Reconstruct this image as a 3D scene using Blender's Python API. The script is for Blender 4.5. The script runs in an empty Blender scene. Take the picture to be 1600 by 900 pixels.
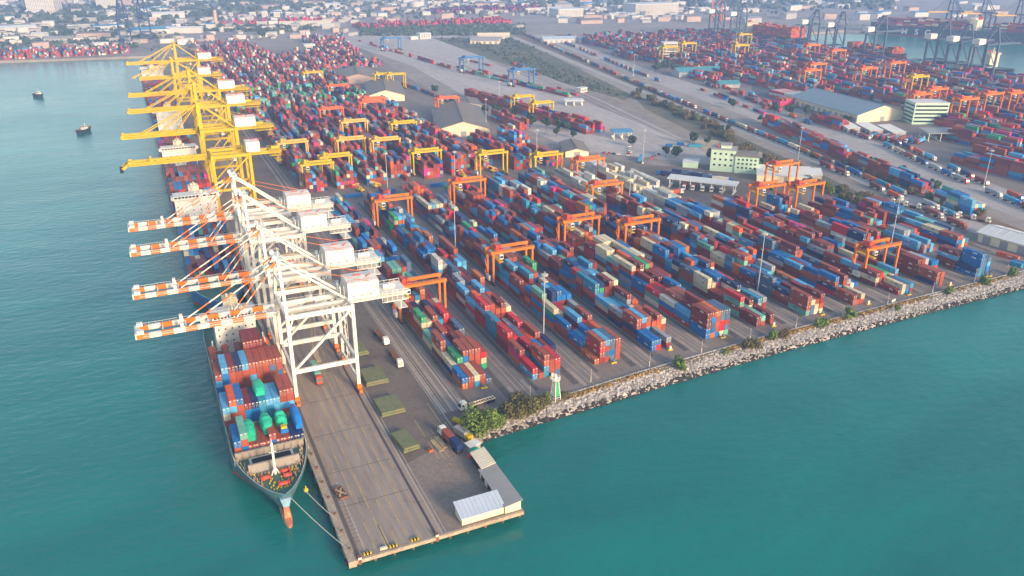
import bpy, bmesh, math, random
from mathutils import Vector, Matrix
from mathutils.bvhtree import BVHTree
PI = math.pi
R = math.radians
S = bpy.context.scene
COL = S.collection
rnd = random.Random(7)

# ------------------------------------------------------------------ mesh builder
class MB:
    def __init__(s):
        s.v = []; s.f = []; s.m = []
    def quadbox(s, P, mi=0):
        """P: 8 corners, bottom loop then top loop"""
        n = len(s.v); s.v += [tuple(p) for p in P]
        for q in ((0,3,2,1),(4,5,6,7),(0,1,5,4),(1,2,6,5),(2,3,7,6),(3,0,4,7)):
            s.f.append(tuple(n+i for i in q)); s.m.append(mi)
    def box(s, x0, x1, y0, y1, z0, z1, mi=0):
        s.quadbox([(x0,y0,z0),(x1,y0,z0),(x1,y1,z0),(x0,y1,z0),(x0,y0,z1),(x1,y0,z1),(x1,y1,z1),(x0,y1,z1)], mi)
    def rbox(s, cx, cy, z0, z1, sx, sy, rz, mi=0):
        c, q = math.cos(rz), math.sin(rz)
        P = []
        for z in (z0, z1):
            for a, b in ((-.5,-.5),(.5,-.5),(.5,.5),(-.5,.5)):
                u, w = a*sx, b*sy
                P.append((cx+u*c-w*q, cy+u*q+w*c, z))
        s.quadbox(P, mi)
    def bar(s, p, q, w, h=None, mi=0):
        p, q = Vector(p), Vector(q); h = h or w
        d = (q-p)
        if d.length < 1e-6: return
        d.normalize()
        up = Vector((0,0,1)) if abs(d.z) < .95 else Vector((0,1,0))
        a = d.cross(up).normalized()*(w/2); b = a.cross(d).normalized()*(h/2)
        s.quadbox([p-a-b, p+a-b, p+a+b, p-a+b, q-a-b, q+a-b, q+a+b, q-a+b], mi)
    def cyl(s, p, q, r, n=8, r2=None, mi=0, cap=True):
        p, q = Vector(p), Vector(q); r2 = r if r2 is None else r2
        d = (q-p).normalized()
        up = Vector((0,0,1)) if abs(d.z) < .95 else Vector((0,1,0))
        a = d.cross(up).normalized(); b = a.cross(d).normalized()
        k = len(s.v)
        for c0, rr in ((p, r), (q, r2)):
            for i in range(n):
                t = 2*PI*i/n
                s.v.append(tuple(c0 + a*(rr*math.cos(t)) + b*(rr*math.sin(t))))
        for i in range(n):
            j = (i+1) % n
            s.f.append((k+i, k+j, k+n+j, k+n+i)); s.m.append(mi)
        if cap:
            s.f.append(tuple(k+i for i in range(n))[::-1]); s.m.append(mi)
            s.f.append(tuple(k+n+i for i in range(n))); s.m.append(mi)
    def poly(s, pts, mi=0):
        k = len(s.v); s.v += [tuple(p) for p in pts]
        s.f.append(tuple(range(k, k+len(pts)))); s.m.append(mi)
    def prism(s, pts, z0, z1, mi=0, mside=None):
        n = len(pts); k = len(s.v); mside = mi if mside is None else mside
        s.v += [(x, y, z0) for x, y in pts] + [(x, y, z1) for x, y in pts]
        s.f.append(tuple(range(k, k+n))[::-1]); s.m.append(mside)
        s.f.append(tuple(range(k+n, k+2*n))); s.m.append(mi)
        for i in range(n):
            j = (i+1) % n
            s.f.append((k+i, k+j, k+n+j, k+n+i)); s.m.append(mside)
    def extr(s, pts, axis, a0, a1, mi=0):
        """extrude a closed 2-D profile along x or y. pts = (u, z)"""
        n = len(pts); k = len(s.v)
        for a in (a0, a1):
            for u, z in pts:
                s.v.append((a, u, z) if axis == 'x' else (u, a, z))
        s.f.append(tuple(range(k, k+n))); s.m.append(mi)
        s.f.append(tuple(range(k+n, k+2*n))[::-1]); s.m.append(mi)
        for i in range(n):
            j = (i+1) % n
            s.f.append((k+j, k+i, k+n+i, k+n+j)); s.m.append(mi)
    def blob(s, c, r, g, mi=0, amp=.25, sub=1):
        P, F = ICO[sub]; k = len(s.v)
        rx, ry, rz = (r, r, r) if not hasattr(r, '__len__') else r
        for p in P:
            a = 1 + g.uniform(-amp, amp)
            s.v.append((c[0]+p[0]*rx*a, c[1]+p[1]*ry*a, c[2]+p[2]*rz*a))
        for t in F:
            s.f.append(tuple(k+i for i in t)); s.m.append(mi)
    def merge(s, o, M=None, mi=None):
        k = len(s.v)
        s.v += [tuple(M @ Vector(p)) for p in o.v] if M else o.v
        s.f += [tuple(k+i for i in f) for f in o.f]
        s.m += o.m if mi is None else [mi]*len(o.m)
    def mesh(s, name, mats):
        me = bpy.data.meshes.new(name)
        me.from_pydata(s.v, [], s.f)
        for m in (mats if isinstance(mats, (list, tuple)) else [mats]): me.materials.append(m)
        if any(s.m): me.polygons.foreach_set('material_index', s.m)
        me.update()
        return me
    def build(s, name, mats, parent=None, loc=None, rz=0, smooth=False):
        me = s.mesh(name, mats)
        if smooth: me.polygons.foreach_set('use_smooth', [True]*len(me.polygons))
        return link(name, me, parent, loc, rz)

def mkico():
    out = {}
    for sub in (1, 2, 3):
        bm = bmesh.new(); bmesh.ops.create_icosphere(bm, subdivisions=sub, radius=1)
        bm.verts.index_update()
        out[sub] = ([tuple(v.co) for v in bm.verts], [tuple(v.index for v in f.verts) for f in bm.faces]); bm.free()
    return out
ICO = mkico()

def link(name, data, parent=None, loc=None, rz=0):
    o = bpy.data.objects.new(name, data); COL.objects.link(o)
    if parent is not None: o.parent = parent
    if loc is not None: o.location = loc
    if rz: o.rotation_euler = (0, 0, rz)
    return o
def tag(o, label=None, cat=None, group=None, kind=None):
    if label: o['label'] = label
    if cat: o['category'] = cat
    if group: o['group'] = group
    if kind: o['kind'] = kind
    return o
def thing(name, label, cat, loc=(0,0,0), rz=0, group=None):
    o = link(name, None, None, loc, rz); o.empty_display_size = 1
    return tag(o, label, cat, group)
KIDS = {}
def kids(o):
    return [c for c in COL.objects if c.parent == o]
def snapshot(root):
    """the tree under a thing, read once, so copies are quick"""
    t = {}
    for c in COL.objects:
        if c.parent is not None: t.setdefault(c.parent.name, []).append(c)
    def rec(o): return (o, [rec(c) for c in t.get(o.name, [])])
    return rec(root)
def dup(snap, loc, rz, label, group=None):
    def rec(node, parent):
        o, ch = node
        c = o.copy(); COL.objects.link(c); c.parent = parent
        for n in ch: rec(n, c)
        return c
    c = rec(snap, None); c.location = loc; c.rotation_euler = (0, 0, rz); c['label'] = label
    if group: c['group'] = group
    return c
def struct(name, mb, mats, loc=None):
    o = mb.build(name, mats, None, loc); o['kind'] = 'structure'; return o
ORD = ['first','second','third','fourth','fifth','sixth','seventh','eighth','ninth','tenth','eleventh','twelfth','thirteenth','fourteenth','fifteenth','sixteenth','seventeenth','eighteenth','nineteenth','twentieth']
def ordw(i):
    if i < 20: return ORD[i]
    tens = {2:'twenty',3:'thirty',4:'forty'}[(i+1)//10]; u = (i+1) % 10
    return tens + '-' + ORD[u-1] if u else {20:'twentieth',30:'thirtieth',40:'fortieth'}[i+1]

# ------------------------------------------------------------------ materials
def nodes(name):
    m = bpy.data.materials.new(name); m.use_nodes = True
    return m, m.node_tree, m.node_tree.nodes['Principled BSDF']
def mat(name, col, rough=.6, amp=.15, scale=.4, metal=0, island=0., spec=.22, streak=0., dirt=None):
    m, t, b = nodes(name)
    b.inputs['Roughness'].default_value = rough; b.inputs['Metallic'].default_value = metal
    b.inputs['Specular IOR Level'].default_value = spec
    L = t.links.new
    tc = t.nodes.new('ShaderNodeNewGeometry')
    nz = t.nodes.new('ShaderNodeTexNoise'); nz.inputs['Scale'].default_value = scale; nz.inputs['Detail'].default_value = 5
    nz.inputs['Roughness'].default_value = .65
    if streak:
        mp = t.nodes.new('ShaderNodeMapping'); mp.inputs['Scale'].default_value = (1, 1, streak)
        L(tc.outputs['Position'], mp.inputs[0]); L(mp.outputs[0], nz.inputs['Vector'])
    else:
        L(tc.outputs['Position'], nz.inputs['Vector'])
    mr = t.nodes.new('ShaderNodeMapRange'); mr.inputs[1].default_value = .25; mr.inputs[2].default_value = .75
    mr.inputs[3].default_value = 1-amp; mr.inputs[4].default_value = 1+amp
    L(nz.outputs['Fac'], mr.inputs[0])
    fac = mr.outputs[0]
    if island:
        oi = t.nodes.new('ShaderNodeObjectInfo')
        ad = t.nodes.new('ShaderNodeMath'); ad.operation = 'ADD'
        L(tc.outputs['Random Per Island'], ad.inputs[0]); L(oi.outputs['Random'], ad.inputs[1])
        fr = t.nodes.new('ShaderNodeMath'); fr.operation = 'FRACT'; L(ad.outputs[0], fr.inputs[0])
        m2 = t.nodes.new('ShaderNodeMapRange'); m2.inputs[3].default_value = 1-island; m2.inputs[4].default_value = 1+island
        L(fr.outputs[0], m2.inputs[0])
        mu = t.nodes.new('ShaderNodeMath'); mu.operation = 'MULTIPLY'; L(fac, mu.inputs[0]); L(m2.outputs[0], mu.inputs[1])
        fac = mu.outputs[0]
    vm = t.nodes.new('ShaderNodeVectorMath'); vm.operation = 'SCALE'
    vm.inputs[0].default_value = col[:3]
    L(fac, vm.inputs['Scale'])
    out = vm.outputs[0]
    if dirt:
        n2 = t.nodes.new('ShaderNodeTexNoise'); n2.inputs['Scale'].default_value = dirt[1]; n2.inputs['Detail'].default_value = 6
        L(tc.outputs['Position'], n2.inputs['Vector'])
        cr = t.nodes.new('ShaderNodeMapRange'); cr.inputs[1].default_value = .5; cr.inputs[2].default_value = .72
        cr.inputs[3].default_value = 0; cr.inputs[4].default_value = dirt[2]
        L(n2.outputs['Fac'], cr.inputs[0])
        mx = t.nodes.new('ShaderNodeMix'); mx.data_type = 'RGBA'
        L(cr.outputs[0], mx.inputs['Factor']); L(out, mx.inputs['A']); mx.inputs['B'].default_value = (*dirt[0], 1)
        out = mx.outputs['Result']
    L(out, b.inputs['Base Color'])
    return m

M = {}
rust = ((.16,.07,.035), .9, .55)
CC = dict(r=(.31,.065,.036), m=(.205,.030,.028), R=(.52,.02,.028), O=(.58,.085,.018), o=(.46,.12,.025), b=(.008,.135,.38), s=(.085,.33,.56),
          n=(.012,.03,.115), t=(.15,.37,.29), g=(.03,.28,.12), c=(.58,.49,.33), w=(.58,.55,.49), y=(.30,.31,.33), p=(.58,.03,.19), d=(.07,.12,.21), T=(.03,.22,.36))
CN = dict(r='brick red', m='maroon', R='bright red', O='vivid orange', o='rusty orange', b='blue', s='sky blue', n='navy', t='mint green', g='green',
          c='cream', w='white', y='grey', p='pink', d='slate blue', T='teal blue')
CK = list(CC)
for k in CK:
    M['c_'+k] = mat('container_'+k, CC[k], .5, .16, .5, island=.2, streak=.25, dirt=((CC[k][0]*.5+.08, CC[k][1]*.5+.06, CC[k][2]*.5+.05), .6, .28))
CMATS = [M['c_'+k] for k in CK]
M['lockbar'] = mat('lock_bar_metal', (.42,.40,.38), .45)
M['dark'] = mat('dark_recess', (.02,.02,.022), .8)
M['white'] = mat('white_paint', (.70,.665,.60), .45, .1, .3, dirt=((.45,.34,.24), .35, .5))
M['cream'] = mat('cream_paint', (.72,.60,.42), .6, .1, .2)
M['orange'] = mat('orange_paint', (.66,.165,.012), .45, .12, .3, dirt=((.35,.11,.03), .5, .4))
M['stripe'] = mat('orange_red_stripe', (.70,.165,.012), .45, .1, .4)
M['yellow'] = mat('yellow_paint', (.56,.375,.002), .6, .12, .25, dirt=((.40,.25,.03), .35, .4))
M['paleyellow'] = mat('faded_yellow_paint', (.66,.38,.08), .5, .12, .25)
M['red'] = mat('red_paint', (.55,.07,.035), .5, .15, .5)
M['redorange'] = mat('red_orange_paint', (.68,.12,.03), .5, .1, .3)
M['blue'] = mat('blue_paint', (.03,.14,.42), .45, .1, .4)
M['bluegrey'] = mat('bluegrey_paint', (.075,.105,.16), .5, .1, .2)
M['navysteel'] = mat('navy_steel_paint', (.025,.045,.12), .5, .1, .2)
M['steelblue'] = mat('steel_blue_paint', (.06,.17,.38), .5, .1, .2)
M['green'] = mat('green_tarp', (.02,.42,.25), .45, .2, 1.2)
M['bluetarp'] = mat('blue_tarp', (.015,.16,.50), .4, .2, 1.0)
M['olive'] = mat('olive_hatch', (.155,.175,.09), .7, .35, .5, dirt=((.22,.13,.05), .5, .9))
M['deckgreen'] = mat('deck_green', (.055,.16,.115), .6, .25, .6, dirt=((.16,.10,.06), .6, .6))
M['hullblack'] = mat('hull_dark', (.035,.045,.06), .5, .25, .2)
M['hullred'] = mat('hull_red', (.32,.045,.035), .55, .25, .3, dirt=((.14,.07,.05), .3, .6))
M['hullblue'] = mat('hull_blue', (.04,.15,.35), .5, .15, .2)
M['hullteal'] = mat('hull_teal', (.02,.16,.20), .5, .15, .2)
M['hullpale'] = mat('hull_blue_green', (.06,.15,.18), .5, .25, .4, dirt=((.20,.12,.07), .5, .5))
M['rim'] = mat('ship_rim_grey', (.46,.46,.43), .5, .2, .6, dirt=((.25,.16,.10), .6, .6))
M['bulb'] = mat('bulb_red', (.46,.16,.08), .55, .3, .5, dirt=((.50,.36,.20), .5, .7))
M['rusty'] = mat('rusty_steel', (.20,.085,.045), .8, .35, .8)
M['rubber'] = mat('black_rubber', (.018,.018,.02), .85, .3, 1)
M['glass'] = mat('window_glass', (.025,.035,.045), .12, .1, .3, spec=.6)
M['steel'] = mat('galvanised_steel', (.42,.42,.42), .45, .1, .6)
M['tan'] = mat('tan_steel', (.42,.30,.17), .6, .2, .5)
M['rope'] = mat('rope', (.46,.46,.40), .9, .1, 2)
M['skin'] = mat('skin', (.40,.24,.16), .6, .05, 5)
M['cloth'] = mat('dark_cloth', (.03,.035,.05), .9, .1, 5)
M['hivis'] = mat('hivis_vest', (.75,.25,.04), .8, .1, 5)
M['bark'] = mat('bark', (.12,.085,.06), .9, .3, 2)
M['mint'] = mat('mint_wall', (.50,.66,.50), .6, .08, .2)
M['concrete_b'] = mat('building_concrete', (.46,.44,.40), .75, .15, .15)
M['roofgrey'] = mat('roof_grey', (.30,.29,.29), .6, .15, .12, dirt=((.20,.17,.15), .12, .5))
M['roofbrown'] = mat('roof_brown', (.19,.165,.15), .7, .15, .12, dirt=((.12,.10,.085), .2, .5))
M['roofwhite'] = mat('roof_white', (.60,.59,.58), .5, .12, .12, dirt=((.42,.38,.34), .12, .5))
M['roofblue'] = mat('roof_blue', (.06,.22,.38), .5, .12, .15)
M['roofteal'] = mat('roof_teal', (.07,.24,.29), .5, .12, .15)
M['roofslate'] = mat('roof_slate', (.19,.24,.29), .5, .12, .12)
M['roofpaleblue'] = mat('roof_pale_blue', (.40,.46,.56), .45, .1, .15)
M['roofcream'] = mat('roof_cream', (.70,.60,.45), .55, .12, .2)
M['farwhite'] = mat('far_wall_white', (.52,.485,.44), .7, .1, .1)
M['fargrey'] = mat('far_wall_grey', (.36,.34,.33), .7, .1, .1)
M['farpink'] = mat('far_wall_pink', (.42,.31,.27), .7, .1, .1)
M['tower'] = mat('pink_concrete_tower', (.52,.33,.25), .7, .12, .1)
def leafmat(name, c):
    m = mat(name, c, .7, .35, .35, island=.35, spec=.15)
    b = m.node_tree.nodes['Principled BSDF']
    return m
M['leaf'] = leafmat('leaf_green', (.115,.165,.03))
M['leafdark'] = leafmat('leaf_dark', (.038,.062,.030))
M['leafolive'] = leafmat('leaf_olive', (.115,.10,.035))
M['leafgrey'] = leafmat('leaf_grey', (.085,.095,.065))
M['leafwood'] = leafmat('leaf_wood', (.055,.075,.045))
M['leafbrown'] = leafmat('leaf_brown', (.17,.115,.05))
M['dry'] = leafmat('dry_grass', (.36,.23,.085))
M['rock'] = mat('pale_rock', (.335,.30,.28), .85, .4, .8, island=.4)
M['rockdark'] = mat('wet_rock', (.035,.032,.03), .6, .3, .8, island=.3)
EXPOSURE = 1.06
HAZE = .00019
WATER = ((.004,.130,.116,1),(.005,.185,.162,1))
# ------------------------------------------------------------------ world, sun, camera
w = bpy.data.worlds.new('World'); S.world = w; w.use_nodes = True
t = w.node_tree; bg = t.nodes['Background']
sky = t.nodes.new('ShaderNodeTexSky'); sky.sky_type = 'NISHITA'; sky.sun_disc = False
SUN_EL, SUN_AZ = 16., 164.            # azimuth clockwise from +Y
sky.sun_elevation = R(SUN_EL); sky.sun_rotation = R(SUN_AZ); sky.air_density = 1.3; sky.dust_density = 1.3; sky.ozone_density = 1.0
t.links.new(sky.outputs[0], bg.inputs[0]); bg.inputs[1].default_value = .15
sd = Vector((math.sin(R(SUN_AZ))*math.cos(R(SUN_EL)), math.cos(R(SUN_AZ))*math.cos(R(SUN_EL)), math.sin(R(SUN_EL))))
ld = bpy.data.lights.new('sun', 'SUN'); ld.energy = 2.9; ld.angle = R(12.0); ld.color = (1.0, .76, .52)
sun = bpy.data.objects.new('sun', ld); COL.objects.link(sun)
sun.rotation_euler = (-sd).to_track_quat('-Z', 'Y').to_euler(); sun.location = (0, -400, 600)
CAMR = ((0.9092516203669692, 0.16320644423778302, 0.3829166324662593), (-0.41624691093152977, 0.3565088892682398, 0.8364448105001818), (0.0, 0.9199266647032172, -0.3920904635004716))
CAMC = Vector((-34.6494, -190.206, 167.723))
cd = bpy.data.cameras.new('camera'); cam = bpy.data.objects.new('camera', cd); COL.objects.link(cam)
cd.sensor_width = 36; cd.lens = 1263.88/1600*36; cd.clip_start = 1; cd.clip_end = 40000
mw = Matrix(((CAMR[0][0], CAMR[0][1], -CAMR[0][2], CAMC.x), (CAMR[1][0], CAMR[1][1], -CAMR[1][2], CAMC.y), (CAMR[2][0], CAMR[2][1], -CAMR[2][2], CAMC.z), (0,0,0,1)))
cam.matrix_world = mw; S.camera = cam
vs = S.view_settings; vs.view_transform = 'Standard'; vs.look = 'None'; vs.exposure = EXPOSURE; vs.gamma = 1; vs.use_curve_mapping = False
S.cycles.use_denoising = True
S.cycles.max_bounces = 6; S.cycles.diffuse_bounces = 3; S.cycles.glossy_bounces = 3; S.cycles.volume_bounces = 1
S.cycles.sample_clamp_indirect = 4
# haze: one closed box of pale air
hz = MB(); hz.box(-9000, 9000, -1500, 9000, -16, 190)
ho = hz.mesh('haze', []); hm = bpy.data.materials.new('haze_air'); hm.use_nodes = True
ht = hm.node_tree; ht.nodes.remove(ht.nodes['Principled BSDF'])
pv = ht.nodes.new('ShaderNodeVolumePrincipled'); pv.inputs['Density'].default_value = HAZE; pv.inputs['Color'].default_value = (.36,.56,1.0,1)
pv.inputs['Anisotropy'].default_value = .0
ht.links.new(pv.outputs[0], ht.nodes['Material Output'].inputs['Volume'])
ho.materials.append(hm); ho = link('haze', ho); tag(ho, 'thin pale air between the camera and the far shore', 'haze', kind='stuff')

# ------------------------------------------------------------------ setting
ZW = -3.6
def ground_mat(name, c1, c2, s1=.02, s2=.35, rough=.85, amp=.25, mapscale=(1,1,1), stain=(.12,.3)):
    m, t, b = nodes(name); L = t.links.new
    g = t.nodes.new('ShaderNodeNewGeometry'); mp = t.nodes.new('ShaderNodeMapping'); mp.inputs['Scale'].default_value = mapscale
    L(g.outputs['Position'], mp.inputs[0])
    n1 = t.nodes.new('ShaderNodeTexNoise'); n1.inputs['Scale'].default_value = s1; n1.inputs['Detail'].default_value = 6; n1.inputs['Roughness'].default_value = .6
    n2 = t.nodes.new('ShaderNodeTexNoise'); n2.inputs['Scale'].default_value = s2; n2.inputs['Detail'].default_value = 6; n2.inputs['Roughness'].default_value = .7
    L(mp.outputs[0], n1.inputs['Vector']); L(mp.outputs[0], n2.inputs['Vector'])
    r1 = t.nodes.new('ShaderNodeMapRange'); r1.inputs[1].default_value = .32; r1.inputs[2].default_value = .68; L(n1.outputs['Fac'], r1.inputs[0])
    mx = t.nodes.new('ShaderNodeMix'); mx.data_type = 'RGBA'; mx.inputs['A'].default_value = (*c1,1); mx.inputs['B'].default_value = (*c2,1)
    L(r1.outputs[0], mx.inputs['Factor'])
    r2 = t.nodes.new('ShaderNodeMapRange'); r2.inputs[1].default_value = .25; r2.inputs[2].default_value = .75; r2.inputs[3].default_value = 1-amp; r2.inputs[4].default_value = 1+amp
    L(n2.outputs['Fac'], r2.inputs[0])
    vm = t.nodes.new('ShaderNodeVectorMath'); vm.operation = 'SCALE'; L(mx.outputs['Result'], vm.inputs[0]); L(r2.outputs[0], vm.inputs['Scale'])
    outc = vm.outputs[0]
    if stain:
        n3 = t.nodes.new('ShaderNodeTexNoise'); n3.inputs['Scale'].default_value = stain[0]; n3.inputs['Detail'].default_value = 7; n3.inputs['Roughness'].default_value = .7; n3.inputs['Distortion'].default_value = .6
        L(g.outputs['Position'], n3.inputs['Vector'])
        r3 = t.nodes.new('ShaderNodeMapRange'); r3.inputs[1].default_value = .56; r3.inputs[2].default_value = .70; r3.inputs[3].default_value = 1; r3.inputs[4].default_value = 1-stain[1]; L(n3.outputs['Fac'], r3.inputs[0])
        v3 = t.nodes.new('ShaderNodeVectorMath'); v3.operation = 'SCALE'; L(outc, v3.inputs[0]); L(r3.outputs[0], v3.inputs['Scale']); outc = v3.outputs[0]
    L(outc, b.inputs['Base Color']); b.inputs['Roughness'].default_value = rough; b.inputs['Specular IOR Level'].default_value = .3
    return m
M['land'] = ground_mat('land_ground', (0.225,0.182,0.155), (0.332,0.271,0.232), .006, .08)
M['yard'] = ground_mat('yard_asphalt', (0.177,0.140,0.120), (0.241,0.192,0.164), .03, .5, amp=.2, mapscale=(1,.25,1))
M['apron'] = ground_mat('apron_asphalt', (0.134,0.103,0.087), (0.187,0.146,0.123), .04, .6, amp=.2)
M['deck'] = ground_mat('quay_concrete', (0.268,0.197,0.155), (0.358,0.271,0.214), .07, .6, amp=.22, mapscale=(1,.12,1))
M['deck2'] = ground_mat('pier_concrete', (0.198,0.153,0.127), (0.273,0.207,0.168), .08, .6, amp=.25)
M['edge'] = ground_mat('quay_edge_concrete', (.34,.26,.19), (.44,.34,.25), .3, 1.2, amp=.3)
M['strip'] = ground_mat('runway_concrete', (0.278,0.222,0.187), (0.364,0.291,0.246), .1, .8, amp=.25)
M['lane'] = ground_mat('lane_dark', (0.091,0.079,0.073), (0.128,0.108,0.098), .1, .8)
M['road'] = ground_mat('road_asphalt', (.33,.285,.265), (.41,.36,.335), .02, .4)
M['tarmac'] = ground_mat('tarmac_pale', (.37,.315,.29), (.47,.40,.37), .012, .2, mapscale=(1,.3,1))
M['track'] = ground_mat('rail_ballast', (.17,.105,.072), (.25,.165,.115), .03, .5)
M['field'] = ground_mat('scrub_field', (.075,.085,.045), (.17,.135,.085), .012, .12, amp=.4)
M['sand'] = ground_mat('bare_earth', (.38,.29,.19), (.48,.37,.25), .05, .5)
M['trackmark'] = ground_mat('wheel_track', (.225,.185,.16), (.31,.255,.215), .09, .5, amp=.25, mapscale=(1,.1,1))
M['sand2'] = ground_mat('bare_strip_earth', (.24,.18,.13), (.31,.245,.185), .05, .5)
M['verge'] = ground_mat('dry_verge', (.15,.125,.07), (.28,.19,.09), .12, 1.2, amp=.4)
M['darkpave'] = ground_mat('dark_pavement', (.085,.088,.095), (.12,.12,.125), .03, .4)
M['linewhite'] = mat('white_line', (.42,.39,.36), .7, .35, 1.2)
M['lineyellow'] = mat('yellow_line', (.42,.31,.13), .7, .5, 1.0)
M['railpurple'] = mat('rail_slot', (.065,.055,.075), .5, .2, 1)

# water
m, t, b = nodes('sea_water'); L = t.links.new
g = t.nodes.new('ShaderNodeNewGeometry')
b.inputs['IOR'].default_value = 1.33; b.inputs['Specular IOR Level'].default_value = .5
nA = t.nodes.new('ShaderNodeTexNoise'); nA.inputs['Scale'].default_value = .010; nA.inputs['Detail'].default_value = 5; nA.inputs['Distortion'].default_value = 1.2
mpA = t.nodes.new('ShaderNodeMapping'); mpA.inputs['Scale'].default_value = (.5,1.6,1); mpA.inputs['Rotation'].default_value = (0,0,R(-14)); L(g.outputs['Position'], mpA.inputs[0]); L(mpA.outputs[0], nA.inputs['Vector'])
mx = t.nodes.new('ShaderNodeMix'); mx.data_type = 'RGBA'; mx.inputs['A'].default_value = WATER[0]; mx.inputs['B'].default_value = WATER[1]
rr = t.nodes.new('ShaderNodeMapRange'); rr.inputs[1].default_value = .3; rr.inputs[2].default_value = .7; L(nA.outputs['Fac'], rr.inputs[0])
rr2 = t.nodes.new('ShaderNodeMapRange'); rr2.inputs[1].default_value = .3; rr2.inputs[2].default_value = .7; rr2.inputs[3].default_value = .10; rr2.inputs[4].default_value = .26
nD = t.nodes.new('ShaderNodeTexNoise'); nD.inputs['Scale'].default_value = .005; nD.inputs['Detail'].default_value = 5; L(g.outputs['Position'], nD.inputs['Vector']); L(nD.outputs['Fac'], rr2.inputs[0]); L(rr2.outputs[0], b.inputs['Roughness'])
L(rr.outputs[0], mx.inputs['Factor']); L(mx.outputs['Result'], b.inputs['Base Color'])
mp = t.nodes.new('ShaderNodeMapping'); mp.inputs['Scale'].default_value = (.55, 1.0, 1); mp.inputs['Rotation'].default_value = (0,0,R(20)); L(g.outputs['Position'], mp.inputs[0])
nB = t.nodes.new('ShaderNodeTexNoise'); nB.inputs['Scale'].default_value = .28; nB.inputs['Detail'].default_value = 5; nB.inputs['Roughness'].default_value = .6; L(mp.outputs[0], nB.inputs['Vector'])
nC = t.nodes.new('ShaderNodeTexNoise'); nC.inputs['Scale'].default_value = .035; nC.inputs['Detail'].default_value = 3; L(mp.outputs[0], nC.inputs['Vector'])
ad = t.nodes.new('ShaderNodeMath'); ad.operation = 'MULTIPLY_ADD'; ad.inputs[1].default_value = 2.0; L(nC.outputs['Fac'], ad.inputs[0]); L(nB.outputs['Fac'], ad.inputs[2])
bp = t.nodes.new('ShaderNodeBump'); bp.inputs['Strength'].default_value = .4; bp.inputs['Distance'].default_value = .9; L(ad.outputs[0], bp.inputs['Height']); L(bp.outputs[0], b.inputs['Normal'])
M['water'] = m
wb = MB(); wb.poly([(-8500,-1400,ZW),(8500,-1400,ZW),(8500,8500,ZW),(-8500,8500,ZW)]); struct('water', wb, M['water'])

SEA = [(57,47),(62,52),(85,55),(139,60.5),(211,65),(295,67.5),(394,69.5),(520,71),(1035,75)]       # inner edge of the rock slope
LAND = [(0.5,47)] + SEA + [(1036,1050),(1180,1120),(1330,1125),(1420,1000),(1490,850),(1700,300),(3000,-200),(8400,-200),(8400,8400),(-8400,8400),(-8400,1345),(-230,1316),(-20,1286),(0.5,1284)]
gb = MB()
def flat(mb, pts, z, mi=0):
    mb.poly([(x,y,z) for x,y in pts], mi)
bm = bmesh.new(); vv = [bm.verts.new((x,y,0)) for x,y in LAND]; f = bm.faces.new(vv)
if f.normal.z < 0: f.normal_flip()
ex = bmesh.ops.extrude_face_region(bm, geom=[f]); 
for e in ex['geom']:
    if isinstance(e, bmesh.types.BMVert): e.co.z = 0
for v in vv: v.co.z = -12
bmesh.ops.recalc_face_normals(bm, faces=bm.faces)
bmesh.ops.triangulate(bm, faces=[q for q in bm.faces if len(q.verts) > 4])
me = bpy.data.meshes.new('ground'); bm.to_mesh(me); bm.free(); me.materials.append(M['land'])
go = link('ground', me); go['kind'] = 'structure'

# paved sheets, each a few mm above the one below
def sheet(name, pts, z, m):
    mb = MB(); flat(mb, pts, z); o = mb.build(name, M[m]); o['kind'] = 'structure'; return o
sheet('yard_pavement', [(29.5,47),(57.5,47.5),(62,52.3),(85,55.3),(139,60.8),(211,65.3),(295,67.8),(394,69.8),(470,70.5),(432,185),(420,260),(290,420),(300,560),(300,840),(340,1280),(29.5,1280)], .004, 'yard')
sheet('quay_apron', [(29.5,40),(49,47),(60,52),(64,72),(61,130),(57,300),(55,1250),(29.5,1250)], .008, 'apron')
def slant(pts): return pts
sheet('railway_tarmac', [(250,1460),(297,1500),(560,1380),(470,1000),(440,700),(425,520),(412,380),(395,330),(310,420),(306,560),(322,720),(345,1000),(330,1280)], .012, 'tarmac')
sheet('scrub_field', [(500,1345),(640,1290),(588,1010),(532,760),(505,640),(480,620),(474,760),(478,1000)], .016, 'field')
sheet('vegetation_verge', [(505,640),(512,560),(478,420),(452,300),(432,215),(418,150),(400,150),(405,215),(414,300),(430,370),(452,470),(470,560)], .016, 'field')
sheet('bare_ground', [(404,352),(425,420),(447,405),(436,345)], .020, 'sand')
sheet('truck_road', [(640,1290),(655,1290),(552,690),(520,520),(500,375),(472,220),(448,130),(440,100),(425,100),(434,150),(455,240),(484,375),(504,520),(534,690)], .022, 'road')
sheet('railway_track', [(662,1320),(690,1320),(574,760),(530,520),(502,350),(484,230),(462,110),(448,110),(470,230),(488,350),(514,520),(556,760)], .026, 'track')
sheet('second_road', [(700,1320),(740,1310),(640,800),(590,420),(556,250),(520,110),(478,110),(496,200),(512,300),(536,430),(585,720)], .018, 'road')
sheet('terminal_pavement', [(590,420),(640,800),(745,1310),(1036,1050),(1036,80),(520,80),(556,250)], .014, 'yard')
sheet('dark_yard_pavement', [(606,452),(616,560),(700,660),(790,600),(730,470),(640,440)], .024, 'darkpave')
sheet('gate_pavement', [(284,320),(300,262),(306,240),(372,214),(412,262),(405,330),(350,345),(300,372)], .012, 'apron')
sheet('bare_strip', [(474,648),(482,642),(462,520),(446,448),(438,452),(454,530)], .018, 'sand2')
ts = MB()
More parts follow.
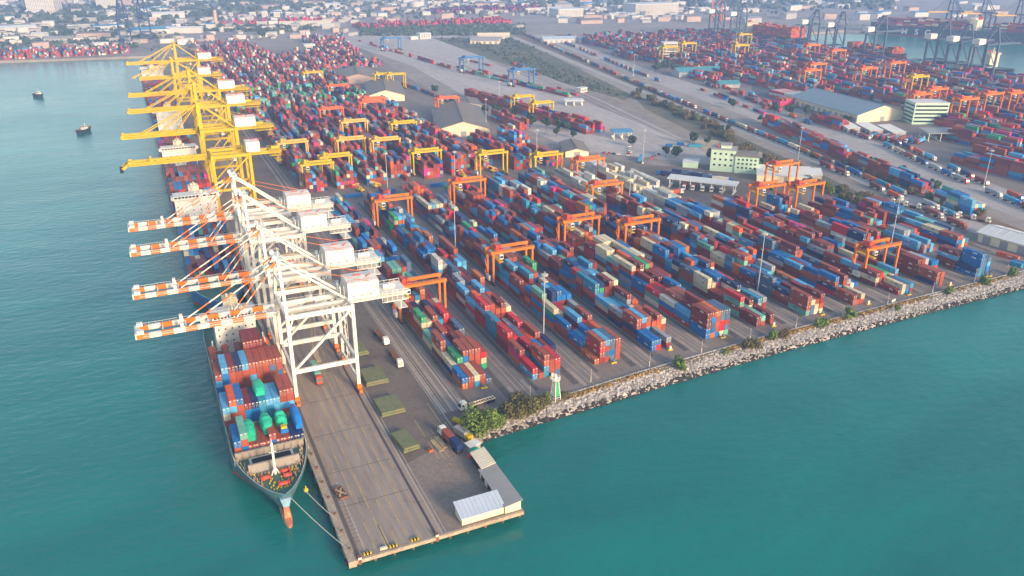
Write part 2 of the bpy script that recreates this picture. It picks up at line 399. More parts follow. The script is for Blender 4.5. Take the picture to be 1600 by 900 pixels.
for (xa, xb, w_) in ((404,436,1.6),(412,446,.9),(399,428,.9),(419,455,2.2),(380,410,1.2),(366,404,1.0)):
    strip = [(xa,420),(xb,640),(xb+36,930)]
    for (x0,y0),(x1,y1) in zip(strip, strip[1:]): ts.poly([(x0-w_,y0,.0165),(x0+w_,y0,.0165),(x1+w_,y1,.0165),(x1-w_,y1,.0165)])
o_ = ts.build('tarmac_seams', M['road']); o_['kind'] = 'structure'
# rail lines on the track bed, wagons' sidings on the tarmac
rb = MB()
def strip_line(mb, pts, w, z):
    for (x0,y0),(x1,y1) in zip(pts, pts[1:]):
        d = Vector((x1-x0, y1-y0)).normalized(); n = Vector((-d.y, d.x))*w/2
        mb.poly([(x0-n.x,y0-n.y,z),(x0+n.x,y0+n.y,z),(x1+n.x,y1+n.y,z),(x1-n.x,y1-n.y,z)][::-1])
for o in (4,7,12,15):
    strip_line(rb, [(658+o,1320),(552+o,760),(510+o,520),(484+o,350),(466+o,230),(444+o,110)], .5, .032)
for o in (0,5,14,19,30,35):
    strip_line(rb, [(352+o,1400),(383+o,925),(424+o,664),(434+o,600)], .6, .020)
ro = rb.build('rail_lines', M['rusty']); ro['kind'] = 'structure'

# quay deck on piles
dk = MB()
dk.box(0, 29.5, 0, 1283, -1.2, .004, 0)
dk.box(29.5, 56.2, 0, 47, -1.2, .002, 1)
dk.box(-.45, 1.9, -.3, 1283, -1.9, .25, 2)        # fendered edge beam
dk.box(1.9, 56.5, -.35, .55, -1.1, .12, 2)        # end beam
dk.box(55.9, 56.6, .55, 47, -1.1, .1, 2)
dko = dk.build('quay_deck', [M['deck'], M['deck2'], M['edge']]); dko['kind'] = 'structure'
pl = MB()
for y in range(2, 48, 6):
    for x in range(2, 57, 6): pl.cyl((x,y,-9), (x,y,-1.2), .45, 8)
for y in range(50, 1280, 8): pl.cyl((1,y,-9), (1,y,-1.9), .5, 8)
po = pl.build('quay_piles', M['rusty']); po['kind'] = 'structure'
# painted lines and rail slots on the quay
ln = MB()
def rect(mb, x0, x1, y0, y1, z, mi=0): mb.poly([(x0,y0,z),(x1,y0,z),(x1,y1,z),(x0,y1,z)], mi)
rect(ln, 2.3, 3.5, .6, 1280, .010, 2); rect(ln, 26.6, 27.5, .6, 1280, .010, 3)
rect(ln, 29.0, 29.25, .6, 1280, .016, 0); rect(ln, 30.3, 30.5, .6, 300, .016, 0)
rect(ln, 5.2, 5.5, 3, 40, .010, 0)
g0 = random.Random(3)
for x in (8.2, 11.6, 15, 18.4, 21.8):
    y = 3
    while y < 330:
        l = g0.uniform(3, 9)
        if g0.random() < .75: rect(ln, x, x+.3, y, y+l, .010, 1)
        y += l + g0.uniform(1, 5)
for x in (6.4, 9.6, 13.0, 16.4, 19.8, 23.2): rect(ln, x, x+1.7, 1.5, 420, .008, 4)
for i, y in enumerate((26, 45.5, 70, 95)):
    rect(ln, 4, 26, y, y+.25, .013, 2)
for x in (5.4,):
    for y in range(8, 40, 2): rect(ln, x-2.2, x, y, y+.18, .012, 2)
for i in range(14): rect(ln, 41.5+i*.0, 41.7, 50+i*0, 66, .016, 1) if i == 0 else None
for (x, y0, y1) in ((41.5,36,52),(43.2,36,50),(45.0,36,56),(47.5,44,54),(50,66,104),(51.6,70,92),(53,80,300)):
    rect(ln, x, x+.28, y, y+(y1-y0), .016, 1 if x < 53 else 0)
lo = ln.build('quay_markings', [M['linewhite'], M['lineyellow'], M['lane'], M['railpurple'], M['trackmark']]); lo['kind'] = 'structure'

# RTG runways, lanes and edge line in the stacking yard
BX = [66.7, 96.2, 126.2, 155.5, 184.8, 214.6, 245.0, 275.4, 304.0, 334.2, 364.4, 394.5]
BEND = [352, 352, 350, 350, 350, 348, 350, 340, 236, 220, 212, 190]
yl = MB()
for x0_, w_ in ((53.2,1.7),(56.6,1.7),(59.6,1.3)): yl.poly([(x0_,66,.011),(x0_+w_,66,.011),(x0_+w_,1240,.011),(x0_,1240,.011)], 0)
for x0_ in (52.2,55.6,58.8,61.6): yl.poly([(x0_,66,.013),(x0_+.22,66,.013),(x0_+.22,330,.013),(x0_,330,.013)], 2)
def seay(x):
    for (x0,y0),(x1,y1) in zip(SEA, SEA[1:]):
        if x0 <= x <= x1: return y0 + (y1-y0)*(x-x0)/(x1-x0)
    return 60
for x0, ye in zip(BX, BEND):
    ys = seay(x0) + 8.5
    if x0 > 390: ys = 100
    for dx in (-4.2, 17.9): rect(yl, x0+dx-.9, x0+dx+.9, ys-3, ys+13, .012, 0); rect(yl, x0+dx-.9, x0+dx+.9, ys+13, ye, .012, 3)
    rect(yl, x0+13.6, x0+16.6, ys, ye, .012, 1)
    rect(yl, x0-6.4, x0-6.15, ys-2, ye, .012, 2); rect(yl, x0+20.6, x0+20.85, ys-2, ye, .012, 2)
    rect(yl, x0-2.6, x0-1.0, ys+2, ye, .012, 1)
for (x0,y0),(x1,y1) in zip(SEA[1:], SEA[2:8]):
    a, b2 = 2.2, 2.5
    yl.poly([(x0,y0+a,.012),(x1,y1+a,.012),(x1,y1+b2,.012),(x0,y0+b2,.012)], 2)
M['strip2'] = ground_mat('runway_painted_shade', (.19,.165,.15), (.245,.213,.195), .1, .8, amp=.25)  # runway deep between the stacks, their shade painted in as a darker tone
yo = yl.build('yard_markings', [M['strip'], M['lane'], M['linewhite'], M['strip2']]); yo['kind'] = 'structure'
# seawall verge
vb = MB()
for (x0,y0),(x1,y1) in zip(SEA, SEA[1:8]):
    vb.poly([(x0,y0-1.6,.02),(x1,y1-1.6,.02),(x1,y1+1.3,.016),(x0,y0+1.3,.016)])
vo = vb.build('seawall_verge', M['verge']); vo['kind'] = 'structure'
# rock slope core + stones
core = MB()
def slopew(x): return 6.2 + min(1, max(0, (x-58)/70))*3.6 + max(0, (x-130)/270)*2.0
def slopez(d, W): return -.25 - 2.1*d/(W*.75) if d < W*.75 else -2.35 - (d-W*.75)*6.6/(W*.25+2.2)
for (x0,y0),(x1,y1) in zip(SEA, SEA[1:8]):
    a, b2 = slopew(x0), slopew(x1)
    core.quadbox([(x0,y0-a-2.2,-9),(x1,y1-b2-2.2,-9),(x1,y1,-9),(x0,y0,-9),(x0,y0-a*.75,-2.35),(x1,y1-b2*.75,-2.35),(x1,y1,-.25),(x0,y0,-.25)])
co = core.build('seawall_slope', M['rock']); co['kind'] = 'structure'
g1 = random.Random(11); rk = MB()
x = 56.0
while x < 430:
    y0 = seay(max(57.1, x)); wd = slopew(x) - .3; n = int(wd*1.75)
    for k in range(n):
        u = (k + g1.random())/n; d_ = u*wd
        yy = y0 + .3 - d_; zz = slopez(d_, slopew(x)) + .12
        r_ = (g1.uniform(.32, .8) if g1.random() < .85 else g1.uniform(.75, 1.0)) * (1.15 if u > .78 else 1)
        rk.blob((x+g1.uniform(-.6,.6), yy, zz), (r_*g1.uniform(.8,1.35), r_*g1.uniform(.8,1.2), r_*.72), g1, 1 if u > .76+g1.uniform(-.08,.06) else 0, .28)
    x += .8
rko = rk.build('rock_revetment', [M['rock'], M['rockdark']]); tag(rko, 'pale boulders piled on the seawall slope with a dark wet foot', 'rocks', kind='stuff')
# ------------------------------------------------------------------ containers: every one is a record first
CON = []          # (x, y, z, length, colour, rz, where-words)
CW, CH = 2.44, 2.6
g = random.Random(21)
def pick(weights):
    ks = list(weights); return g.choices(ks, [weights[k] for k in ks])[0]
WA = dict(r=27, m=24, b=12, s=7.5, n=10, t=4, c=7, y=3, O=5, o=4, R=4, p=.8, d=7, T=4, w=1.5, g=1.5)
WR = dict(r=36, m=30, b=6, n=9, s=4, d=8, R=5, O=3, p=4, c=3, t=2, y=4, g=1.5, T=2)
WG = dict(g=15, t=7, r=26, m=18, w=7, s=4, n=5, y=6)
WW = dict(w=44, c=26, y=10, s=5, r=12)
def stack(x, y, z, cols, L=12.19, rz=0, where=None):
    for i, k in enumerate(cols):
        CON.append((x, y, z+.03+i*(CH+.012), L, k, rz, where and (where[0], where[1], where[2], i, len(cols))))
PITCH, ROWP = 12.75, 2.62
FRONT = {
 0: [['ob','rr','Tc','rr','d'], ['nc','bbg','n','drrr','rrrr'], ['mcrr','rrb','mm','mmm','m'], ['ct','mb','t','mR','m']],
 1: [['sR','r','TTOr','rrr','drR'], ['opr','dd','cnR','rr','tb'], ['mmRR','mRR','dnd','mO','mO'], ['dTTT','dT','mm','my','m']],
 2: [['o','mrRr','rdrs','dbdd','rrrr'], ['rb','rs','mrb','rmm','rmO'], ['','yR','d','cgR','r'], ['Obgc','rgc','rmR','rR','mc']],
 3: [['bb','Rb','','my',''], ['rnrr','rrms','rsrr','rrr','m'], ['nmy','bc','rm','bb','mc'], ['mcs','mm','Ts','tT','c']],
 4: [['bbmmm','obdbr','brrro','cRRdd','tdrdd'], ['rbs','mmmm','mmmrm','rrmm','dd'], ['Rbw','crwr','Rmcr','mnmr','mmm'], ['wtR','rwm','mdR','rm','d']],
 5: [['mm','rt','','rm',''], ['t','Rt','rcm','cm',''], ['mm','mr','cr','crcn','b'], ['mccc','mcc','r','ddbb','mm']],
 6: [['trrr','ddc','ccr','cOmm',''], ['m','mm','rbm','Tm',''], ['dddd','bbb','tT','gb','ss'], ['mmb','rcm','cb','bts','m']],
 7: [['rr','r','rc','',''], ['R','Os','O','wmy','rw'], ['br','bwb','ss','rT','mm'], ['mms','mcm','ysb','mr','c']],
 8: [['','m','cc','bd','mT'], ['mcm','yrR','bOg','mm',''], ['mms','mmm','ss','rm','mm'], ['mmr','mm','bt','dd','c']],
 9: [['nrr','rrr','','',''], ['mmmm','rrrr','rryy','sy',''], ['nn','mm','mt','cm',''], ['mrm','bb','sd','dy','m']],
 10: [['bn','TTbbb','dddd','dbsd',''], ['mmsm','ssmm','bbb','sss',''], ['','','','',''], ['mss','mm','yy','','']],
 11: [['nbr','rbr','cc','rT',''], ['Rbc','mbc','m','bb',''], ['mRs','rm','mm','r',''], ['','bb','mr','mm','r']],
}
BACKH = [3.5, 3.6, 4.1, 4.3, 4.5, 4.5, 4.4, 4.3, 4.1, 4.0, 3.8, 3.3]
for k, (x0, ye) in enumerate(zip(BX, BEND)):
    yf = {0:79.6, 1:74.8, 11:112.0}.get(k, 75.8)
    nb = int((ye - yf)/PITCH)
    prev = None
    for b in range(nb):
        y = yf + b*PITCH + 6.1
        hand = FRONT[k][b] if b < len(FRONT[k]) else None
        base = BACKH[k] + g.uniform(-.8, .6)
        if g.random() < .06: base = .6
        for r_ in range(5 if b < 1 else 6):
            x = x0 + 1.22 + r_*(ROWP if b < 1 else 2.72)
            if hand is not None:
                cols = hand[r_] if r_ < 5 else ''
                if b >= 1 and len(cols) < 2 and not (k == 10 and b == 2): cols = cols + ''.join(pick(WA) for _ in range(g.choice((1, 2, 3, 3))))
                cols = [cols]; Ls = [12.19]
            else:
                W = WA
                r6 = r_ == 5
                if k in (6, 7) and (y > 240 if k == 7 else y > 262) and y < 352:
                    W = WW; base = 3.6 if not (265 < y < 282 and k == 7) else 0
                h = lambda: max(0, min(5, round(base + g.gauss(0, .9))))
                if g.random() < .22 and W is WA:
                    Ls = [6.06, 6.06]; cols = [''.join(pick(W) for _ in range(h())) for _ in (0, 1)]
                else:
                    Ls = [12.19]; cols = [''.join(pick(W) for _ in range(h()))]
                if g.random() < .25 and len(cols[0]) > 1:
                    cols[0] = cols[0][:-1] + cols[0][-2]
                if g.random() < .2 and prev and W is WA: cols[0] = prev[:max(1, len(cols[0]))]
            jy = g.uniform(-.25, .25)
            for q, (c_, L_) in enumerate(zip(cols, Ls)):
                yy = y + jy + (0 if len(Ls) == 1 else (-3.06 + q*6.12))
                stack(x, yy, 0, c_, L_, 0, (k, b, r_))
            prev = cols[0]
# loose containers at the right hand end and along the cross road
for (x, y, cols, L_, rz) in ((400.5,77.5,'T',6.06,.2),(403.5,78.5,'b',6.06,.2),(408.5,88.5,'O',12.19,.15),
        (95,366,'b',12.19,1.45),(120,367,'b',12.19,1.5),(78,366,'y',6,1.3),(160,367,'b',12.19,1.5),(139,372,'r',12.19,1.5),
        (283,296,'r',12.19,.2),(404,403,'b',6.06,.6),(412,392,'T',12.19,1.2),(391,402,'b',6.06,.8),(437,372,'r',12.19,1.2),(441,350,'n',12.19,.6),(436,338,'r',12.19,.9)):
    stack(x, y, 0, cols, L_, rz, ('loose', x, y))
# white reefers beside the apron
for i in range(4):
    for j in range(5): stack(283+j*2.6, 319+i*12.6, 0, 'w'*g.choice((2,3,3)), 12.19, 0)
for i in range(3):
    for j in range(2): stack(306+j*2.7, 300+i*12.8+j*3, 0, 'w'*g.choice((2,2,1)), 12.19, -.05)
def field(x0, x1, y0, y1, W, h, rows=6, pitch=22.6, rz=0, occ=.94, hs=1.0, skip=None):
    x = x0
    while x < x1:
        y = y0
        while y < y1:
            base = h + g.uniform(-1, 1)
            full = g.random() < occ
            for r_ in range(rows):
                xx = x + 1.22 + r_*ROWP
                if skip and skip(xx, y): continue
                n = max(0, min(6, round(base + g.gauss(0, hs)))) if full else (1 if g.random() < .2 else 0)
                stack(xx, y+6.1, 0, ''.join(pick(W) for _ in range(n)), 12.19)
            y += PITCH + (6 if g.random() < .07 else 0)
        x += pitch
wh_skip = lambda x, y: (214 < x < 300 and 490 < y < 672) or (205 < x < 300 and 700 < y < 1000) or (205 < x < 320 and 380 < y < 470 and x > 288)
field(66.5, 190, 391, 690, WR, 4.2, skip=wh_skip)
field(202, 285, 386, 480, WR, 3.9, pitch=29, skip=wh_skip)
field(200, 214, 480, 690, WR, 3.6, pitch=29)
field(60, 206, 716, 830, WG, 3.8, skip=wh_skip)
WFAR = dict(r=40, m=30, p=5, y=10, c=8, w=6, d=8, n=6, s=2)
field(60, 206, 846, 1010, dict(WFAR, g=4), 3.4)
field(60, 340, 1020, 1400, WFAR, 3.0, pitch=24, skip=lambda x, y: (165 < x < 262 and 1170 < y < 1420) or x > 340-(1400-y)*.14)
field(215, 290, 1005, 1020, WR, 3, pitch=24)
def along(p0, p1, rows, W, h, occ=1, hs=.6):
    p0, p1 = Vector(p0), Vector(p1); d = (p1-p0); n = int(d.length/12.5); d.normalize(); nn = Vector((-d.y, d.x)); rz = math.atan2(d.y, d.x) - PI/2
    for i in range(n):
        if g.random() > occ: continue
        for r_ in range(rows):
            p = p0 + d*(6.2+i*12.5) - nn*(r_*2.62)
            k_ = max(0, min(5, round(h + g.gauss(0, hs))))
            stack(p.x, p.y, 0, ''.join(pick(W) for _ in range(k_)), 12.19, rz)
WRR = dict(r=44, m=30, R=8, b=8, n=4, s=4, p=3, O=3)
along((330,484),(292,721), 1, WRR, 1, .5)
along((350,478),(318,715), 4, WRR, 3.6); along((366,478),(334,700), 2, WRR, 3.0, .8)
along((300,520),(296,590), 4, WRR, 3.2)
along((430,664),(388,930), 2, dict(WRR, t=20, g=10), 1.2); along((444,668),(398,960), 1, dict(WRR, t=26, g=8), 1, .8)
along((386,940),(356,1380), 1, WRR, 1.3, .8)
along((455,905),(440,1010), 1, WRR, 1, .5)
along((494,298),(534,450), 4, dict(WRR, s=10, t=3), 3.8, hs=.4); along((474,203),(490,290), 4, dict(WRR, s=8, t=6, y=8, d=8), 3.4, hs=.5)
along((460,152),(471,196), 4, dict(s=20, b=20, m=20, r=18, t=16, c=14), 3.4, hs=.4)
along((590,505),(612,560), 3, WRR, 1.6, .8); along((582,390),(590,440), 4, dict(WRR, b=20), 3, .9)
along((604,500),(660,730), 2, WRR, 1.6, .75, .8); along((566,470),(606,650), 1, WRR, 1, .5); along((470,820),(500,1010), 2, WRR, 1, .35); along((446,700),(452,800), 1, WRR, 1, .5)
# far right terminal
bld_skip = lambda x, y: (600 < x < 735 and 300 < y < 545) or (x < 596 + (y-300)*.13 and y > 300)
WUR = dict(r=33, m=27, R=5, p=3, b=8, n=9, d=8, s=4, t=3, c=4, g=1.5, o=4, y=3, T=3)
field(690, 1000, 250, 990, WUR, 3.6, pitch=25.5, occ=.88, skip=lambda x, y: (688 < x < 735 and 405 < y < 545))
field(622, 690, 665, 1180, WR, 3.0, pitch=25, occ=.8, skip=lambda x, y: (620 < x < 660 and 580 < y < 650) or (x < 720 and 720 < y < 905) or x < 596 + (y-300)*.13)
field(640, 690, 255, 330, WR, 3.6, pitch=25, occ=.95)
field(572, 640, 100, 258, dict(WRR, b=18, T=10), 3.4, pitch=24, occ=.8)
field(660, 1000, 100, 240, WUR, 3.6, pitch=25, occ=.9)
field(720, 1030, 1000, 1210, WR, 3.0, pitch=26, occ=.85)
field(560, 600, 900, 1180, WR, 2.2, pitch=26, occ=.5, skip=lambda x, y: x < 1e9 and not (600+(y-520)*.14 < x < 760))
for i in range(4):
    for j in range(9): stack(650+j*2.65, 505+i*12.6+20, 0, 'w'*3 if i < 2 else 'RwRw'[j%2:j%2+3], 12.19)
for j in range(8): stack(618+j*2.65, 520, 0, 'Rpr'[:g.choice((2,3))], 12.19)
# far left terminal across the water
field(-420, -40, 1326, 1372, dict(WR, w=8, O=10), 3.6, rows=5, pitch=17, occ=.85)
field(420, 760, 1560, 1640, dict(p=20, r=30, R=20, m=10), 2.4, rows=8, pitch=30, occ=.8)
field(160, 420, 1760, 1800, dict(p=20, r=30, R=20, m=10), 2.4, rows=8, pitch=30, occ=.6)
field(700, 1000, 1880, 1960, dict(m=20, n=16, p=6), 3, rows=8, pitch=26, occ=.9)

# ------------------------------------------------------------------ containers on the ships' decks
SHIPCON = len(CON)
S1 = [  # nearest ship, bays from the bow, ten stacks from the seaward side
 (60.5, 6.4, ['rb','brt','r','r','r','br','r','r','n','n']),
 (82.0, 6.4, ['rcs','rrsO','rrrb','bbm','bbn','TTT','TTs','bss','rsrr','rsrr']),
 (103.2, 6.4, ['rbsr','rrbbs','rmrrm','rrrrn','rrrrs','rRsrr','rRrrr','rrrrr','rrrdr','mmdrr']),
 (117.0, 6.4, ['mrrr','mrm','mrrm','mr','rmmm','rmmmrm','mrrmmm','rrmmmm','mmm','mr']),
]
S1Y = [60.5+6.1, 80+6.1, 101.2+6.1, 115+6.1]
for (b_, (yy, zz, rows)), yc in zip(enumerate(S1), S1Y):
    for i, cols in enumerate(rows):
        stack(-24.0+1.22+i*2.34 if b_ == 0 else -25.2+1.3+i*2.53, yc, zz, cols, 12.19, 0, ('ship', b_, i))
def shipbay(xl, n, y, z, W, h, hs=.5):
    base = h + g.uniform(-.8, .8)
    for i in range(n):
        stack(xl+1.3+i*2.55, y, z, ''.join(pick(W) for _ in range(max(1, round(base + g.gauss(0, hs))))), 12.19)
WS = dict(r=30, m=16, b=18, s=16, n=8, c=6, t=6, O=6, d=4, y=3)
for i in range(6): shipbay(-25.5, 10, 236+i*13, 6.5, WS, [2,1.6,3,3.4,4,4][i])
for i in range(7): shipbay(-25, 10, 362+i*13.2, 8, dict(WRR, b=16, s=10), [4,5,5,4.6,5,4,4][i], .25)
for i in range(6): shipbay(-25, 10, 498+i*13.2, 8, dict(WRR, b=16), 4, .4)
for i in range(9): shipbay(-24, 10, 660+i*13.2, 8, dict(WRR, b=12), 3.4, .4)
for i in range(4): shipbay(-25, 10, 832+i*13.2, 9, dict(WRR, g=10), 1.6, .4)
for i in range(9): shipbay(-25, 10, 925+i*13.2, 9, dict(WRR, g=10), 4, .4)

# far ships across the basin
def shiprow(P0, P1, bw, z, W, hs_, gap=()):
    P0, P1 = Vector(P0), Vector(P1); d = P1-P0; n = int(d.length/13.4); d.normalize(); nn = Vector((-d.y, d.x)); rz = math.atan2(d.y, d.x)-PI/2
    for i in range(n):
        if i in gap: continue
        h = hs_ + g.uniform(-.7, .7)
        for r_ in range(bw):
            p = P0 + d*(7+i*13.4) + nn*((r_-(bw-1)/2)*2.6)
            stack(p.x, p.y, z, ''.join(pick(W) for _ in range(max(1, round(h+g.gauss(0,.3))))), 12.19, rz)
shiprow((1385,1088),(1520,760), 14, 15, dict(m=30, n=10, r=20, p=6, c=8), 5, (14,15))
shiprow((1062,972),(1064,1080), 12, 11, dict(O=30, r=20, o=20, R=8, m=9), 6)
shiprow((1060,748),(1060,842), 10, 8, dict(m=30, o=20, r=20), 3.6, (2,5))

# ------------------------------------------------------------------ which containers show largest from the camera
def corners(c):
    x, y, z, L_, k, rz, wh = c
    cs, sn = math.cos(rz), math.sin(rz); P = []
    for dz in (0, CH):
        for a, b in ((-1,-1),(1,-1),(1,1),(-1,1)):
            u, w_ = a*CW/2, b*L_/2
            P.append((x+u*cs-w_*sn, y+u*sn+w_*cs, z+dz))
    return P
BOXF = ((4,5,6,7),(0,1,5,4),(1,2,6,5),(2,3,7,6),(3,0,4,7))
def visible_counts(step):
    V_, F_ = [], []
    for c in CON:
        n = len(V_); V_ += corners(c); F_ += [tuple(n+i for i in q) for q in BOXF]
    n = len(V_); V_ += [(-9000,-1400,0),(9000,-1400,0),(9000,9000,0),(-9000,9000,0)]; F_.append((n,n+1,n+2,n+3))
    tree = BVHTree.FromPolygons(V_, F_)
    cnt = {}
    right, up, fw = (Vector((CAMR[0][i], CAMR[1][i], CAMR[2][i])) for i in range(3))
    for py in range(0, 900, step):
        for px in range(0, 1600, step):
            d = (right*(px-800) + up*(450-py) + fw*1263.88).normalized()
            h = tree.ray_cast(CAMC, d)
            if h[2] is not None:
                i = h[2]//5
                if i < len(CON): cnt[i] = cnt.get(i, 0) + 1
    return cnt
cnt = visible_counts(3)
order = sorted(cnt, key=lambda i: -cnt[i])
SOLO = set(order[:300])

def container_mesh(k, L_, logo=False):
    b = MB(); h = L_/2; w2 = CW/2
    b.box(-w2+.05, w2-.05, -h+.09, h-.05, .12, CH-.03, 0)                       # skin, set in from the frame
    for sx in (-1, 1):
        for sy in (-1, 1): b.box(sx*w2-(.16 if sx>0 else 0), sx*w2+(.16 if sx<0 else 0), sy*h-(.16 if sy>0 else 0), sy*h+(.16 if sy<0 else 0), 0, CH, 0)
        b.box(sx*w2-(.1 if sx>0 else 0), sx*w2+(.1 if sx<0 else 0), -h+.16, h-.16, .002, .16, 0)
        b.box(sx*w2-(.1 if sx>0 else 0), sx*w2+(.1 if sx<0 else 0), -h+.16, h-.16, CH-.11, CH-.002, 0)
        n = int(L_/.55)                                                        # pressed ribs
        for i in range(n):
            y = -h+.35+i*(L_-.7)/n
            b.box(sx*(w2-.05)-(.0 if sx>0 else .035), sx*(w2-.05)+(.035 if sx>0 else 0), y, y+.24, .17, CH-.12, 0)
    if logo:
        q = random.Random(ord(k)*7+int(L_)); lt = 1 if k not in 'cwyt' else 2
        for sx in (-1, 1):
            X = sx*(w2-.05); lo_, hi_ = (X-.045, X-.002) if sx < 0 else (X+.002, X+.045)
            y = -h*.45*q.choice((.2, 1)); 
            for i in range(q.choice((3, 4, 6))):
                wd = q.uniform(.35,.7); b.box(lo_, hi_, y, y+wd, 1.35, 2.05, lt); y += wd+.16
            b.box(lo_, hi_, h-2.0, h-.5, 2.12, 2.32, lt); b.box(lo_, hi_, -h+.4, -h+1.3, 2.1, 2.3, lt)
    n = int(L_/.9)
    for i in range(n):
        y = -h+.3+i*(L_-.6)/n; b.box(-w2+.12, w2-.12, y, y+.4, CH-.03, CH-.005, 0)
    for s_ in (-1, 1):
        b.box(-w2+.16, w2-.16, s_*h-(.12 if s_>0 else 0), s_*h+(.12 if s_<0 else 0), .002, .15, 0)
        b.box(-w2+.16, w2-.16, s_*h-(.12 if s_>0 else 0), s_*h+(.12 if s_<0 else 0), CH-.12, CH-.002, 0)
    return b.mesh('container_'+CN[k].replace(' ', '_'), [M['c_'+k], M['white'], M['c_b']])
def door_mesh():
    b = MB(); h = 0
    b.box(-.015, .015, -.03, 0, .15, CH-.12, 1)
    for x in (-.85, -.38, .38, .85):
        b.cyl((x,-.055,.14), (x,-.055,CH-.12), .035, 5, mi=0)
        b.box(x-.12, x+.2, -.075, -.04, 1.0, 1.1, 0)
    b.box(.45, 1.0, -.035, -.003, CH-.55, CH-.28, 2)
    b.box(-1.0, -.6, -.035, -.003, CH-.75, CH-.28, 2)
    return b.mesh('container_door', [M['lockbar'], M['dark'], M['white']])
CMESH, DOOR = {}, door_mesh()
TIER = ['at ground level', 'on second tier', 'on third tier', 'on fourth tier', 'on fifth tier', 'on sixth tier']
def con_label(c):
    x, y, z, L_, k, rz, wh = c
    nm = CN[k]; sz = '' if L_ > 7 else 'short '
    if wh and wh[0] == 'ship':
        b_, i, t_, n = wh[1:]
        tt = 'topmost' if t_ == n-1 and n > 1 else ['lowest','second up','third up','fourth up','fifth up','sixth up'][t_]
        return f"{sz}{nm} container {tt} in the {ordw(i)} stack from seaward, {ordw(b_)} bay on nearest ship"
    if wh and wh[0] != 'loose':
        k_, b_, r_, t_, n = wh
        tt = 'topmost' if t_ == n-1 and n > 1 else ['at ground level','second up','third up','fourth up','fifth up'][t_]
        half = '' if L_ > 7 else ('short near ' if (y-6.1-75.8) % PITCH > 6 or True and int((y-74)/6.375) % 2 == 0 else 'short far ')
        return f"{half}{nm} container {tt}, {ordw(r_)} stack of {ordw(b_)} bay, {ordw(k_)} block from quay"
    return None
extra = {}
solo_objs = 0
for i in sorted(SOLO):
    c = CON[i]; x, y, z, L_, k, rz, wh = c
    key = (k, L_ > 7, (i*7919) % 3 > 0)
    if key not in CMESH: CMESH[key] = container_mesh(k, 12.19 if L_ > 7 else 6.06, key[2])
    o = link('container', CMESH[key], None, (x, y, z), rz)
    lab = con_label(c)
    if lab is None:
        n = extra[k] = extra.get(k, -1) + 1
        if wh and wh[0] == 'loose':
            lab = f"{CN[k]} container lying loose on the paving, {ordw(n)} of its colour from the quay"
        elif k == 'w': lab = f"white refrigerated container beside the gate apron, {ordw(n)} largest in view"
        else: lab = f"{CN[k]} container on a far row behind the yard, {ordw(n)} largest of its colour"
    tag(o, lab, 'container', 'containers stacked on the ship' if wh and wh[0] == 'ship' else 'containers stacked in the yard')
    if cnt[i] > 12:
        d = link('door', DOOR, o, (0, -(12.19 if L_ > 7 else 6.06)/2, 0))
# all the rest, countless at this distance, as one object
rest = MB()
for i, c in enumerate(CON):
    if i in SOLO: continue
    n = len(rest.v); rest.v += corners(c); mi = CK.index(c[4])
    for q in BOXF: rest.f.append(tuple(n+a for a in q)); rest.m.append(mi)
ro = rest.build('distant_containers', CMATS); tag(ro, 'thousands of stacked containers in mixed reds and blues covering the rest of the port', 'containers', kind='stuff')
print('CONTAINERS', len(CON), 'seen', len(cnt), 'smallest solo', cnt[order[299]])
